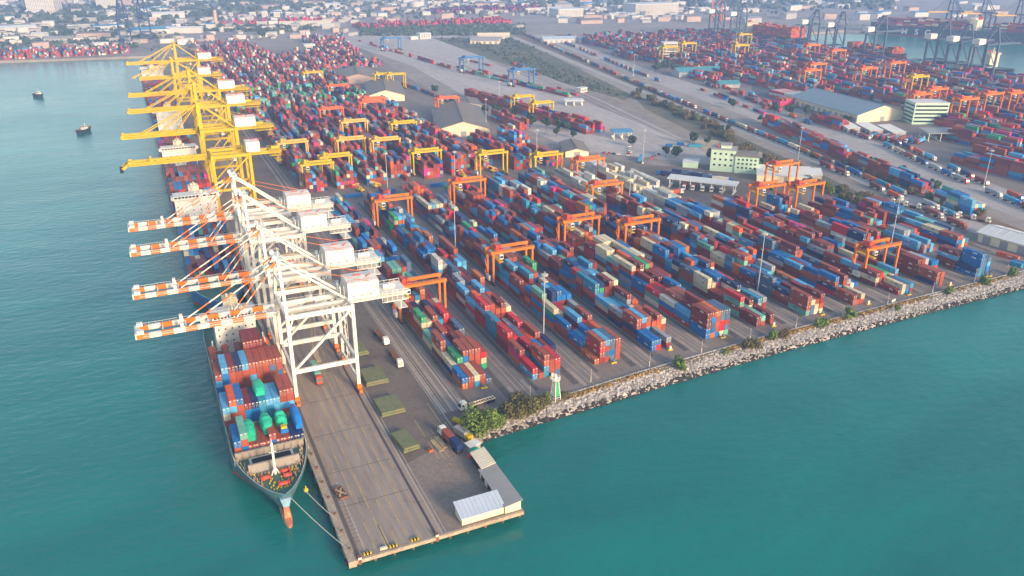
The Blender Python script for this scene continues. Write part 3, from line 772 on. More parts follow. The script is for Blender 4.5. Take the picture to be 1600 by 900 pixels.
# ------------------------------------------------------------------ quay cranes
def quay_crane(name, label, group, col, stripe, tip=-49., rear=53., zg=36., apex=57., hy=12.8, gx=(3.3, 28.3), mh='white', foot='stripe', simple=False, boom_up=False, lowprofile=False, legw=1.5, house=True, staycol=None, gcol=None, hl=12.6):
    t = thing(name, label, 'quay crane', (0,0,0), 0, group)
    x0, x1 = gx; zt = zg + 1.6; W = M[col]; ST = M[stripe]; SC = M[staycol or col]; GW = M[gcol or col]
    for x in gx:
        for s in (-1, 1):
            b = MB(); b.bar((x, s*hy, 2.6), (x, s*hy, zt+1), legw, legw*1.15, 0)
            lg = b.build('leg', W, t)
            f = MB(); f.box(x-.9, x+.9, s*hy-1.6, s*hy+1.6, 1.0, 3.2); f.box(x-.7, x+.7, s*hy-3.6, s*hy+3.6, .75, 1.7)
            for q in range(4):
                yy = s*hy - 2.7 + q*1.8; f.cyl((x-.45, yy, .42), (x+.45, yy, .42), .42, 8)
            f.build('bogie', M[foot], lg)
        b = MB(); b.bar((x, -hy+legw/2, 14.2), (x, hy-legw/2, 14.2), 1.0, 1.6); b.build('cross_beam', W, t)
        b = MB(); b.bar((x, -hy+legw/2, zt-.6), (x, hy-legw/2, zt-.6), 1.0, 1.6); b.build('cross_beam', W, t)
        b = MB(); b.bar((x, -hy, 5.0), (x, hy, 5.0), .9, 1.4); b.build('sill_beam', W, t)
    for s in (-1, 1):
        y = s*hy
        b = MB(); b.bar((x0+legw/2, y, 14), (x1-legw/2, y, 14), 1.1, 1.7); b.build('portal_beam', W, t)
        b = MB(); b.bar((x0+legw/2, y, zt-.4), (x1-legw/2, y, zt-.4), 1.1, 1.8); b.build('portal_beam', W, t)
        b = MB(); b.bar((x0+.8, y, 14.8), (x1-.9, y, zt-1.4), .9); b.build('brace', W, t)
        if not simple:
            b = MB(); b.bar((x0+2.0, y, zt-1.2), (x0+.6, y, zt-5), .5); b.bar((x1-2, y, zt-1.2), (x1-.6, y, zt-5), .5); b.build('knee_brace', W, t)
    # walkway and stair tower on the landward legs
    if not simple:
        b = MB()
        for i in range(9):
            z = 3 + i*3.6; y0, y1 = (hy-4.0, hy-1.4) if i % 2 else (hy-1.4, hy-4.0)
            b.bar((x1+1.3, y0, z), (x1+1.3, y1, z+3.4), .6, .18)
            b.box(x1+.9, x1+1.8, hy-4.6, hy-.8, z+3.42, z+3.5)
        for (a, c) in ((1.8,-4.6),(1.8,-.8)): b.bar((x1+a, hy+c, .2), (x1+a, hy+c, 36), .14)
        b.build('stair_tower', W, t)
    # girder and boom
    gy = 3.7
    for s in (-1, 1):
        b = MB(); b.box(x0+.2, rear, s*gy-.55, s*gy+.55, zg-1.1, zg+1.1); b.build('girder', GW, t)
        b = MB()
        if not simple:
            b.bar((x0, s*(gy+1.3), zg+.2), (rear-1, s*(gy+1.3), zg+.2), .7, .08)
            for i in range(int((rear-x0)/2.2)):
                b.bar((x0+i*2.2, s*(gy+1.7), zg+.2), (x0+i*2.2, s*(gy+1.7), zg+1.3), .07)
            b.bar((x0, s*(gy+1.7), zg+1.3), (rear-1, s*(gy+1.7), zg+1.3), .08)
            b.build('walkway', W, t)
    b = MB()
    for i in range(5):
        x = x0 + 2 + i*(rear-x0-4)/4; b.bar((x, -gy+.5, zg-.2), (x, gy-.5, zg-.2), .4, .5)
    b.build('girder_ties', W, t)
    hx = x0 - 2.2
    bl = abs(tip - hx)
    def bp(d, y, z):                                    # a point along the boom
        return (hx - d, y, zg + z) if not boom_up else (hx - d*.34, y, zg + z + d*.94)
    n = 12
    bm_ = MB()
    for s in (-1, 1):
        for i in range(n):
            a, c = i*bl/n, (i+1)*bl/n
            dd = (.95 if not lowprofile else .8) + (.35 if col == 'yellow' else 0)
            bm_.bar(bp(a, s*gy, 0), bp(c, s*gy, 0), 1.1, 2*dd, 1 if i % 2 == (1 if not simple else 9) else 0)
    for i in range(7):
        a = 1 + i*(bl-2)/6; bm_.bar(bp(a, -gy+.5, 0), bp(a, gy-.5, 0), .5, .8, 0)
    bm_.bar(bp(bl-.2, -gy-.5, .2), bp(bl-.2, gy+.5, .2), 1.4, 2.2, 0)
    boom = bm_.build('boom', [GW, ST], t)
    if lowprofile:
        b = MB(); b.bar(bp(bl, -gy, .2), bp(bl+4, -gy, -2.6), 1.0, 1.6); b.bar(bp(bl, gy, .2), bp(bl+4, gy, -2.6), 1.0, 1.6); b.box(tip-5.5, tip-3.4, -gy-.6, gy+.6, zg-4.6, zg-2.2, 1); b.build('boom_nose', [W, M['dark']], t)
    if not simple:
        b = MB()
        for s in (-1, 1):
            b.bar(bp(0, s*(gy+1.2), .2), bp(bl-2, s*(gy+1.2), .2), .8, .08)
            b.bar(bp(0, s*(gy+1.55), 1.2), bp(bl-2, s*(gy+1.55), 1.2), .08)
            for i in range(int(bl/2.4)): b.bar(bp(i*2.4, s*(gy+1.55), .2), bp(i*2.4, s*(gy+1.55), 1.2), .06)
        b.build('boom_walkway', W, boom)
        b = MB(); b.box(tip+.3, tip+2.6, -gy-.9, -gy+1.2, zg+1, zg+2.3); b.box(tip+.3, tip+2.4, gy-1.0, gy+.9, zg+1, zg+2.2); b.build('boom_tip_platform', W, boom)
        b = MB(); b.box(-33.8, -32.6, gy-.8, gy+.8, zg+1, zg+2.9); b.build('stay_bracket', W, boom)
        b = MB(); b.box(-33.8, -32.6, -gy-.8, -gy+.8, zg+1, zg+2.9); b.build('stay_bracket', W, boom)
    # mast, stays
    if not lowprofile:
        b = MB()
        for s in (-1, 1):
            b.bar((x0, s*hy, zt+1), (x0+.3, s*3.6, apex), legw*(1.05 if col == 'yellow' else .85), legw*.95)
        b.bar((x0+.3, -4.4, apex), (x0+.3, 4.4, apex), 1.5, 1.6)
        b.bar((x0+.1, -8.2, (zt+apex)/2), (x0+.1, 8.2, (zt+apex)/2), .7, 1.0)
        mast = b.build('mast', W, t)
        b = MB()
        b.box(x0-1.6, x0+2.2, -4.6, 4.6, apex+.8, apex+1.0)
        for s in (-1, 1):
            b.cyl((x0-.8, s*3.2-.5, apex+1.6), (x0-.8, s*3.2+.5, apex+1.6), .9, 10)
            b.bar((x0-1.6, s*4.6, apex+1), (x0-1.6, s*4.6, apex+2.2), .1); b.bar((x0+2.2, s*4.6, apex+1), (x0+2.2, s*4.6, apex+2.2), .1)
            b.bar((x0-1.6, s*4.6, apex+2.2), (x0+2.2, s*4.6, apex+2.2), .1)
        b.bar((x0+1, 0, apex+1), (x0+1, 0, apex+4.5), .15)
        b.build('masthead', W, mast)
        for s in (-1, 1):
            b = MB(); b.bar((x0+.6, s*3.4, apex-.2), (x1-.4, s*gy, zg+1.4), .8 if not simple else 1.2); b.build('backstay', W, t)
            b = MB(); b.bar((x0+.2, s*3.0, apex-1.4), (x1+9, s*(gy+2.4), zg+8), .16); b.build('rear_stay', ST, t)
            for d, wd in (((32, .42), (15, .36)) if col != 'yellow' else ((38, .6), (25, .6), (14, .55))):
                b = MB(); p0 = Vector((x0-.3, s*3.4, apex-.2)); p1 = Vector(bp(d, s*gy, 1.1))
                m_ = 8
                for i in range(m_):
                    b.bar(p0.lerp(p1, i/m_), p0.lerp(p1, (i+1)/m_), wd, wd, (i+1) % 2)
                b.build('forestay', [SC, ST], t)
    # machinery house
    if house:
        b = MB(); hx0, hx1 = x1+.4, x1+.4+hl
        if lowprofile: hx0, hx1 = x1-1, x1+8
        b.extr([(-5.6, zg+1.3), (5.6, zg+1.3), (5.6, zg+8.0), (0, zg+8.6), (-5.6, zg+8.0)], 'x', hx0, hx1, 0)
        hs = b.build('machinery_house', M[mh], t)
        if not simple:
            b = MB()
            for i in range(3): b.box(hx0+1.5+i*3.6, hx0+2.6+i*3.6, -5.66, -5.6, zg+2.0, zg+2.7)
            b.build('louvre', M['roofgrey'], hs)
            b = MB()
            for s in (-1, 1):
                b.bar((hx0, s*5.5, zg+9.0), (hx1, s*5.5, zg+9.0), .08)
                for i in range(6): b.bar((hx0+i*2.5, s*5.5, zg+8), (hx0+i*2.5, s*5.5, zg+9), .07)
            b.cyl((hx0+4, 1, zg+8.6), (hx0+7, 1, zg+8.6), .35, 6); b.bar((hx0+8, -2, zg+8.2), (hx0+10.5, -1, zg+9.4), .3)
            b.build('roof_rail', M['red'], hs)
            b = MB()
            for s in (-1, 1):
                b.bar((hx0-2.4, s*2.6, zg+1), (hx0-2.4, s*2.6, zg+6.2), .3); b.bar((hx0-.9, s*2.6, zg+1), (hx0-.9, s*2.6, zg+6.2), .3)
            for i in range(4): b.bar((hx0-2.4, -2.6, zg+2+i*1.4), (hx0-2.4, 2.6, zg+2+i*1.4), .16)
            b.build('rope_frame', W, t)
    # rear platform with railings
    if not simple:
        b = MB(); b.box(x1+14, rear, -gy-2.2, gy+2.2, zg+.9, zg+1.15)
        for s in (-1, 1):
            for z in (zg+2.2, zg-2.4):
                b.bar((x1+14, s*(gy+2.2), z), (rear, s*(gy+2.2), z), .14)
            for i in range(6):
                x = x1+14+i*(rear-x1-14)/5; b.bar((x, s*(gy+2.2), zg-2.6), (x, s*(gy+2.2), zg+2.2), .14)
        b.box(x1+15, rear-.5, -gy-2.2, gy+2.2, zg-2.7, zg-2.5)
        b.bar((rear-3, -gy-2, zg-6), (rear-3, -gy-2, zg-2.6), .25); b.bar((rear-1, gy, zg-6), (rear-1, gy, zg-2.6), .25); b.box(rear-4.2, rear-.2, -gy-2.4, gy, zg-6.2, zg-6)
        b.cyl((x1+16, 0, zg+2.0), (x1+21, 0, zg+2.0), 1.0, 10)
        b.build('rear_platform', W, t)
        # trolley and cab
        tr = MB(); tx = x0 + 9
        tr.box(tx, tx+5, -gy-.2, gy+.2, zg-2.0, zg-1.2); tr.box(tx+1, tx+4, -2, 2, zg-1.2, zg-.2)
        to = tr.build('trolley', M['tan'], t)
        b = MB(); b.box(tx+5.2, tx+7.4, -1.2, 1.2, zg-4.6, zg-2.1); b.build('operator_cab', M['white'], to)
        b = MB(); b.box(tx+5.1, tx+5.18, -1.1, 1.1, zg-4.2, zg-2.6); b.build('cab_window', M['glass'], to)
        b = MB()
        for yy in (-3,3): b.box(tx+1.2, tx+3.4, yy-3.05, yy+3.05, 12.2, 12.7) if yy < 0 else b.box(tx+1.3, tx+3.3, -6, 6, 12.75, 13.2)
        for xx, yy in ((tx+1.6,-1.5),(tx+3.0,-1.5),(tx+1.6,1.5),(tx+3.0,1.5)): b.bar((xx,yy,13), (xx,yy,zg-2), .07)
        b.build('spreader', M['tan'], to)
        # rusty cable trough under the girder
        b = MB(); b.box(x0+1, x1-1, hy-.2, hy+.9, zt+1.0, zt+1.5); b.build('cable_trough', M['tan'], t)
    return t
WG_ = 'white quay cranes with orange striped booms'
wc = quay_crane('quay_crane', 'white quay crane with orange striped boom, nearest the pier end', WG_, 'white', 'stripe', legw=1.35)
snap = snapshot(wc)
wc.location = (0, 109.8, 0)
for y, l in ((149.3, 'white quay crane with orange striped boom, second from the pier end'), (203, 'white quay crane with orange striped boom, third from the pier end'), (241, 'white quay crane with orange striped boom, last beside the yellow cranes')):
    dup(snap, (0, y, 0), 0, l)
YG = 'yellow quay cranes beyond the white ones'
y1 = quay_crane('quay_crane', 'yellow quay crane with low straight boom and drooping nose', YG, 'yellow', 'yellow', tip=-47, rear=50, zg=35.5, apex=44, hy=11, gx=(4,28), mh='white', foot='yellow', lowprofile=True, legw=1.9)
y1.location = (0, 383, 0)
y2 = quay_crane('quay_crane', 'yellow quay crane with tallest mast and twin boom, nearest of its kind', YG, 'yellow', 'yellow', tip=-49.5, rear=56, zg=40, apex=60.5, hy=11.5, gx=(4,28), foot='yellow', legw=2.4, hl=15)
sn2 = snapshot(y2); y2.location = (0, 449, 0)
dup(sn2, (6, 550, 0), 0, 'yellow quay crane with white house, second with a tall mast')
dup(sn2, (8, 634, 0), 0, 'yellow quay crane with white house, third with a tall mast')
y5 = quay_crane('quay_crane', 'yellow quay crane with short boom between two taller ones', YG, 'yellow', 'yellow', tip=-29, rear=52, zg=38, apex=56, hy=11, gx=(4,28), foot='yellow', legw=2.0)
y5.location = (0, 752, 0)
dup(sn2, (10, 866, 0), 0, 'yellow quay crane, farthest one with a mast at the quay end')
y7 = quay_crane('quay_crane', 'dark steel quay crane with white house past the last yellow one', YG, 'bluegrey', 'bluegrey', tip=-2, rear=48, zg=40, apex=48, hy=11, gx=(4,28), foot='bluegrey', lowprofile=True)
y7.location = (0, 1032, 0)
# distant cranes: blue grey, booms raised
def farcrane(label, loc, rz, col, up, zg=42, apex=72, tip=-60, rear=40, house=True, gcol=None, group='blue grey quay cranes of the far terminals'):
    c = quay_crane('quay_crane', label, group, col, col, tip=tip, rear=rear, zg=zg, apex=apex, hy=9, gx=(0,22), foot=col, simple=True, boom_up=up, house=house, legw=2.1, gcol=gcol)
    c.location = loc; c.rotation_euler = (0, 0, rz); return c
fl = farcrane('dark blue crane with raised boom, left of two across the water', (-36, 1480, 0), -PI/2, 'navysteel', True, 46, 76, house=False)
sf = snapshot(fl)
dup(sf, (0, 1560, 0), -PI/2, 'dark blue crane with raised boom, right of two across the water')
fr = farcrane('grey quay crane with white house, leftmost of three above the near basin', (1030, 648, 0), PI, 'bluegrey', False, 42, 64, -50, 42)
sr = snapshot(fr)
for (y, l) in ((612, 'grey quay crane with white house, middle of three above the near basin'), (572, 'grey quay crane with white house, rightmost of three above the near basin'),
               (1150, 'grey quay crane with white house at the far basin head'), (1085, 'grey quay crane with white house second from the basin head'), (900, 'grey quay crane with white house beside the orange laden ship'), (842, 'grey quay crane with white house right of the orange laden ship'), (760, 'grey quay crane standing behind the short laden ship')):
    dup(sr, (1030, y, 0), PI, l)
fb = farcrane('dark blue crane over the long ship, leftmost of the opposite quay', (1490, 1010, 0), math.atan2(-.92,-.38)+PI/2+.0, 'navysteel', False, 40, 72, -46, 44, False, 'paleyellow')
sb = snapshot(fb)
for i, l in enumerate(('dark blue crane over the long ship, second on the opposite quay', 'dark blue crane over the long ship, third on the opposite quay', 'dark blue crane over the long ship, fourth on the opposite quay', 'dark blue crane past the long ship stern, fifth on the opposite quay', 'dark blue crane at the right edge, sixth on the opposite quay')):
    p = Vector((1490,1010)).lerp(Vector((1600,720)), (i+1)/5)
    dup(sb, (p.x, p.y, 0), fb.rotation_euler.z, l)
fo = farcrane('tall orange red crane with raised boom at the far basin head', (1215, 1420, 0), -.6, 'redorange', True, 55, 92, -60, 46, True, None, 'tall orange crane')

# ------------------------------------------------------------------ yard gantry cranes
def yard_gantry(label, col, group):
    t = thing('yard_gantry_crane', label, 'gantry crane', (0,0,0), 0, group)
    W = M[col]; hx, hy, zt = 11.4, 3.9, 17.6
    for sx in (-1, 1):
        for sy in (-1, 1):
            b = MB(); b.bar((sx*hx, sy*hy, 1.9), (sx*hx, sy*hy, zt), 1.0, 1.15); b.build('leg', W, t)
            for q in (-1, 1):
                b = MB(); yy = sy*hy + q*1.1; b.cyl((sx*hx-.4, yy, .75), (sx*hx+.4, yy, .75), .75, 12); b.build('wheel', M['rubber'], t)
        b = MB(); b.box(sx*hx-.55, sx*hx+.55, -hy-2.1, hy+2.1, 1.1, 2.1); b.build('sill_beam', M['rusty'] if col != 'yellow' else W, t)
        b = MB(); b.bar((sx*hx, -hy, zt-1), (sx*hx, hy, zt-1), .7, 1.0); b.build('end_tie', W, t)
    for sy in (-1, 1):
        b = MB(); b.box(-hx-1.3, hx+1.0, sy*hy-.65, sy*hy+.65, zt, zt+1.5); b.build('girder', W, t)
    b = MB()
    for i in range(12):
        x = -hx + i*2*hx/11; b.bar((x, -hy-1.2, zt+1.5), (x, -hy-1.2, zt+2.5), .08)
    b.bar((-hx, -hy-1.2, zt+2.5), (hx, -hy-1.2, zt+2.5), .08); b.box(-hx, hx, -hy-1.3, -hy-.6, zt+1.4, zt+1.5); b.build('walkway', W, t)
    tr = MB(); tx = -7.6
    tr.box(tx-2.4, tx+2.4, -hy-.6, hy+.6, zt+1.55, zt+2.1); tr.box(tx-1.6, tx+.2, -2.6, 2.2, zt+2.1, zt+3.9); tr.cyl((tx+1.3,-2,zt+2.9), (tx+1.3,2,zt+2.9), .7, 8)
    tr.bar((tx-2.3,-hy,zt+2.1), (tx-2.3,-hy,zt+3.3), .1); tr.bar((tx+2.3,-hy,zt+2.1), (tx+2.3,-hy,zt+3.3), .1); tr.bar((tx-2.3,-hy,zt+3.3), (tx+2.3,-hy,zt+3.3), .1)
    to = tr.build('trolley', M['red'] if col == 'orange' else W, t)
    b = MB(); b.box(tx-1, tx+1.1, -hy-2.4, -hy-.7, zt-2.4, zt-.1); cb = b.build('operator_cab', M['white'], to)
    b = MB(); b.box(tx-.8, tx+.9, -hy-2.46, -hy-2.4, zt-2.0, zt-.7); b.build('cab_window', M['glass'], cb)
    b = MB(); b.box(tx-1.2, tx+1.2, -6.05, 6.05, 13.2, 13.6)
    for xx in (-.9, .9):
        for yy in (-1.6, 1.6): b.bar((tx+xx, yy, 13.6), (tx+xx, yy, zt+1.6), .06)
    b.build('spreader', M['yellow'], to)
    b = MB(); b.box(-hx-1.9, -hx-.62, -2.2, 2.2, 2.2, 4.9); b.build('power_unit', M['white'], t)
    b = MB()
    for i in range(5):
        z = 2.2 + i*3.1; s_ = 1 if i % 2 else -1
        b.bar((-hx-1.0, hy-.2+s_*1.2, z), (-hx-1.0, hy-.2-s_*1.2, z+3.1), .5, .12)
    b.build('stair', W, t)
    return t
OG, YGG, FG = 'orange yard gantry cranes over the near blocks', 'yellow yard gantry cranes over the middle blocks', 'gantry cranes of the far right terminal'
og = yard_gantry('orange yard gantry crane over the first block behind the nearest white crane', 'orange', OG)
so = snapshot(og); og.location = (74.3, 155, 0)
for (x, y, l) in ((133.1, 179, 'orange yard gantry crane over the third block from the quay'), (191.7, 209, 'orange yard gantry crane over the fifth block from the quay'),
        (221.4, 190, 'orange yard gantry crane over the sixth block, near the white refrigerated stacks'), (102.9, 294, 'orange yard gantry crane over the second block, near the cross road'),
        (162.4, 314, 'orange yard gantry crane over the fourth block, near the cross road'), (243.5, 267, 'orange yard gantry crane at the edge of the white refrigerated stacks'),
        (267, 331, 'orange yard gantry crane behind the white refrigerated stacks'), (316, 101, 'orange yard gantry crane nearest the rock seawall on the right'),
        (341.1, 218, 'orange yard gantry crane before the gate building, left of three together'), (368, 210, 'orange yard gantry crane before the gate building, right of three together'), (391, 259, 'orange yard gantry crane before the gate building, rear of three together')):
    dup(so, (x, y, 0), 0, l)
yg = yard_gantry('yellow yard gantry crane over the first middle block, nearest the yellow quay crane', 'yellow', YGG)
sy_ = snapshot(yg); yg.location = (78, 404, 0)
for (x, y, l) in ((96, 421, 'yellow yard gantry crane over the second middle block, just behind another'), (164, 407, 'yellow yard gantry crane over the middle blocks, left of the green containers'),
        (209, 380, 'yellow yard gantry crane beyond the cross road, second from right'), (245, 357, 'yellow yard gantry crane beyond the cross road, rightmost one'), (181, 519, 'yellow yard gantry crane left of the large brown warehouse'),
        (249, 815, 'yellow yard gantry crane behind the brown shed, left of a pair'), (262, 806, 'yellow yard gantry crane behind the brown shed, right of a pair'),
        (338, 597, 'yellow yard gantry crane over the long red wall, farther of two'), (340, 556, 'yellow yard gantry crane over the long red wall, nearer of two'), (172, 865, 'yellow yard gantry crane among the green containers')):
    dup(sy_, (x, y, 0), 0, l)
pg = yard_gantry('faded yellow gantry crane over the middle blocks, nearest of the faded ones', 'paleyellow', YGG)
sp_ = snapshot(pg); pg.location = (121, 474, 0)
for (x, y, l) in ((147, 460, 'faded yellow gantry crane right of the nearest faded one'), (142, 544, 'faded yellow gantry crane farther back over the middle blocks'), (75, 482, 'faded yellow gantry crane close behind the yellow quay cranes')):
    dup(sp_, (x, y, 0), 0, l)
rg = yard_gantry('red orange gantry crane over the middle blocks, left one', 'redorange', YGG)
sg_ = snapshot(rg); rg.location = (137, 614, 0)
for (x, y, l) in ((183, 634, 'red orange gantry crane left of the brown shed, nearer'), (190, 652, 'red orange gantry crane left of the brown shed, farther'), (262, 622, 'red orange gantry crane behind the large brown warehouse'), (176, 750, 'red orange gantry crane beside the green containers')):
    dup(sg_, (x, y, 0), 0, l)
fo_ = [(701,405),(744,421),(720,366),(771,376),(800,370),(722,582),(798,566),(872,588),(769,622),(915,785),(902,720)]
for i, (x, y) in enumerate(fo_): dup(so, (x, y, 0), 0, f'orange gantry crane in the far right terminal, {ordw(i)} counted outward', FG).scale = (1.1,1.1,1.35)
for i, (x, y) in enumerate(((800,492),(926,955),(816,830),(758,884),(703,856))): dup(sy_, (x, y, 0), 0, f'yellow gantry crane in the far right terminal, {ordw(i)} counted outward', FG).scale = (1.1,1.1,1.35)
# blue rail gantries on the pale tarmac
bgc = yard_gantry('blue rail gantry crane on the pale tarmac, nearest of three', 'steelblue', 'blue rail gantry cranes on the tarmac')
sbg = snapshot(bgc); bgc.location = (416, 765, 0); bgc.rotation_euler = (0,0,.16); bgc.scale = (1.4,1.4,1.1)
a = dup(sbg, (402, 900, 0), .16, 'blue rail gantry crane on the pale tarmac, middle of three'); a.scale = (1.4,1.4,1.1)
a = dup(sbg, (372, 1190, 0), .16, 'blue rail gantry crane on the pale tarmac, farthest of three'); a.scale = (1.4,1.4,1.1)
# ------------------------------------------------------------------ ships
def hull_mesh(Ln, B, zd, zb, mats_split, bow=26, stern=14, bowrise=1.6, flare=.55, draft=6):
    """bow at y=0, stern at y=Ln; deck at zd, bulwark to zb; band of boot-top paint near the water. mats: 0 side, 1 boot top, 2 deck, 3 rim"""
    st = [0, .02, .06, .12, .2, .3, .42, .55, .7, .85, 1.0]
    ys = [bow*s for s in st] + [bow+(Ln-bow-stern)*k/6 for k in range(1, 7)] + [Ln-stern*.5, Ln]
    def half(y, top):
        if y < bow:
            u = y/bow; e = .62 if top else 1.15
            hw = B/2*min(1, (math.sin(u*PI/2))**e)
            if not top: hw = B/2*max(0, (u-.16)/.84)**1.05 if u > .16 else 0.0
            return max(hw, .25 if not top else .8)
        if y > Ln-stern:
            u = (y-(Ln-stern))/stern; return B/2*(1 - (.05 if top else .28)*u)
        return B/2
    def rise(y): return bowrise*max(0, 1-y/(bow*1.15))
    b = MB(); rows = []
    for y in ys:
        hd, hw = half(y, True), half(y, False)
        zt = zb + rise(y); yo = 0 if y > bow*.5 else -(1-y/(bow*.5))*2.2
        prof = [(hw*.86, -draft), (hw, ZW), (hw+(hd-hw)*.22, ZW+1.5), (hw+(hd-hw)*.7, zd*.55), (hd, zd+rise(y)*.7), (hd, zt)]
        row = []
        for s in (1, -1):
            for k, (h_, z_) in enumerate(prof):
                b.v.append((s*h_, y + yo*max(0, (z_-ZW)/(zt-ZW)), z_)); row.append(len(b.v)-1)
        # inner face of bulwark and deck
        for s in (1, -1):
            b.v.append((s*(hd-.28), y + yo + (.3 if y == 0 else 0), zt)); row.append(len(b.v)-1)
            b.v.append((s*(hd-.28), y + yo + (.3 if y == 0 else 0), zd+rise(y)*.7)); row.append(len(b.v)-1)
        rows.append(row)
    for r0, r1 in zip(rows, rows[1:]):
        for k in range(5):
            mi = 1 if k < 2 else 0
            b.f.append((r0[k], r0[k+1], r1[k+1], r1[k])); b.m.append(mi)
            b.f.append((r0[6+k], r1[6+k], r1[7+k], r0[7+k])); b.m.append(mi)
        b.f.append((r0[5], r0[12], r1[12], r1[5])); b.m.append(3)
        b.f.append((r0[11], r1[11], r1[14], r0[14])); b.m.append(3)
        b.f.append((r0[12], r0[13], r1[13], r1[12])); b.m.append(2)
        b.f.append((r0[14], r1[14], r1[15], r0[15])); b.m.append(2)
        b.f.append((r0[13], r0[15], r1[15], r1[13])); b.m.append(2)
    for r, fl in ((rows[0], 1), (rows[-1], 0)):
        for k in range(5):
            q = (r[k], r[k+1], r[7+k], r[6+k]); b.f.append(q if not fl else q[::-1]); b.m.append(1 if k < 2 else 0)
    return b
def superstructure(t, y, w, depth, z0, tiers, wing, windows=True, body='white', front=-1):
    """accommodation block with bridge, wings, windows; front -1 looks to -y"""
    zt = z0 + tiers*2.8
    b = MB(); b.box(-w/2, w/2, y, y+depth, z0, zt)
    so_ = b.build('superstructure', M[body], t)
    b = MB(); b.box(-wing/2, wing/2, y+.4, y+depth*.55, zt+.02, zt+.5); b.box(-w/2-.6, w/2+.6, y-.6, y+depth*.7, zt+.5, zt+3.0)
    for s in (-1, 1): b.box(s*wing/2-.9, s*wing/2+.9, y+.2, y+depth*.5, zt+.5, zt+2.2)
    for i in range(12):
        x = -wing/2+i*wing/11; b.bar((x, y+.35, zt+.5), (x, y+.35, zt+1.5), .09)
    b.bar((-wing/2, y+.35, zt+1.5), (wing/2, y+.35, zt+1.5), .09)
    br = b.build('bridge', M[body], so_)
    if windows:
        for i in range(12):
            x = -w/2 + .2 + i*(w)/12; b = MB(); b.box(x, x+w/12-.4, y-.66, y-.6, zt+1.5, zt+2.5); b.build('window', M['glass'], br)
        for q in range(tiers-1):
            for i in range(6):
                x = -w/2+1.4+i*(w-2.8)/5; b = MB(); b.box(x-.3, x+.3, y-.06, y, z0+1.6+q*2.8, z0+2.3+q*2.8); b.build('window', M['glass'], so_)
    b = MB(); b.box(-3, 3, y+depth*.72, y+depth+3, zt, zt+5.5); b.cyl((-1,y+depth,zt+5.5),(-1,y+depth,zt+7),.5,8); b.cyl((1,y+depth,zt+5.5),(1,y+depth,zt+7),.5,8); b.build('funnel', M['cream'] if body == 'white' else M['red'], so_)
    b = MB(); ym = y+depth*.3
    b.bar((0, ym, zt+3), (0, ym, zt+10), .5); b.bar((-3, ym, zt+7), (3, ym, zt+7), .25); b.bar((-2, ym-.5, zt+8.6), (2, ym-.5, zt+8.6), .3)
    b.bar((-1.6, ym, zt+3), (0, ym, zt+8), .25); b.bar((1.6, ym, zt+3), (0, ym, zt+8), .25); b.cyl((3.5,ym,zt+3),(3.5,ym,zt+4.6),.9,8); b.build('radar_mast', M['cream'], so_)
    return so_
def ship(label, loc, Ln, B, zd, zb, side, boot, deck, rim='white', rz=0, sup=None, group=None, bow=26, name='container_ship', hold=True, **kw):
    t = thing(name, label, 'ship', loc, rz, group)
    hb = hull_mesh(Ln, B, zd, zb, None, bow=bow, **kw)
    hb.build('hull', [M[side], M[boot], M[deck], M[rim]], t)
    if hold:
        b = MB()
        y = bow+3
        while y < Ln-18:
            if sup is None or not (sup[0]-13 < y < sup[0]+sup[2]+2):
                b.box(-B/2+1.6, B/2-1.6, y, y+12.3, zd, zd+1.5)
            y += 13.2
        if b.v: b.build('hatch_coaming', M['deckgreen'], t)
    if sup: superstructure(t, *sup)
    return t
M['lashing'] = mat('beige_ship_steel', (.29,.25,.21), .6, .25, .8, dirt=((.22,.12,.06), .8, .6))
# 1. nearest ship
s1 = ship('nearest container ship, green foredeck and orange bulbous bow, moored at the quay', (-12.6, 33, 0), 140, 25.4, 4.6, 5.7, 'hullpale', 'hullred', 'deckgreen', rim='rim', sup=(106, 16.5, 13, 5, 6, 25), bow=32, hold=False)
b = MB()                                                  # bulbous bow
P_, F_ = ICO[3]; k0 = len(b.v)
for p in P_: b.v.append((p[0]*1.7, p[1]*8.5+2.6, ZW-.55+p[2]*1.9+max(0,-p[1])*.25))
b.f += F_; b.m += [0]*len(F_); b.build('bulbous_bow', M['bulb'], s1, smooth=True)
b = MB(); b.extr([(-1.0, ZW+.2), (1.2, ZW+.2), (.6, 3.6), (-.9, 3.6)], 'y', -1.8, 4, 0); b.build('stem', M['bulb'], s1)
M['bowblue'] = mat('bow_pale_blue', (.20,.36,.50), .5, .25, .6, dirt=((.30,.16,.08), .8, .6))
b = MB(); b.extr([(-.9, 2.4), (.9, 2.4), (1.7, 5.6), (-1.7, 5.6)], 'y', -2.5, -1.0, 0); b.build('bow_plate', M['bowblue'], s1)
b = MB()
for y in (27.3, 47.0, 68.3, 82.2): b.box(-11.2, 11.2, y, y+12.6, 4.6, 6.35)
b.build('hatch_coaming', M['deckgreen'], s1)
for y in (25.6, 41.6, 61.2, 81.9):                         # lashing bridges between the bays
    b = MB(); n = 10
    for i in range(n):
        x = -11.6+i*23.2/n; b.box(x+.25, x+23.2/n-.25, y, y+.5, 4.6, 8.8 if y > 26 else 7.8)
        b.bar((x, y+.25, 4.6), (x, y+.25, 9.3 if y > 26 else 8.3), .3)
    b.bar((-11.6, y+.25, 9.0 if y > 26 else 8.0), (11.6, y+.25, 9.0 if y > 26 else 8.0), .7, .2)
    b.build('lashing_bridge', M['lashing'], s1)
b = MB(); b.extr([(14.6, 4.7), (15.6, 4.7), (17.6, 8.0), (16.8, 8.0)], 'x', -8.6, 8.2, 0); b.build('wave_breaker', M['lashing'], s1)
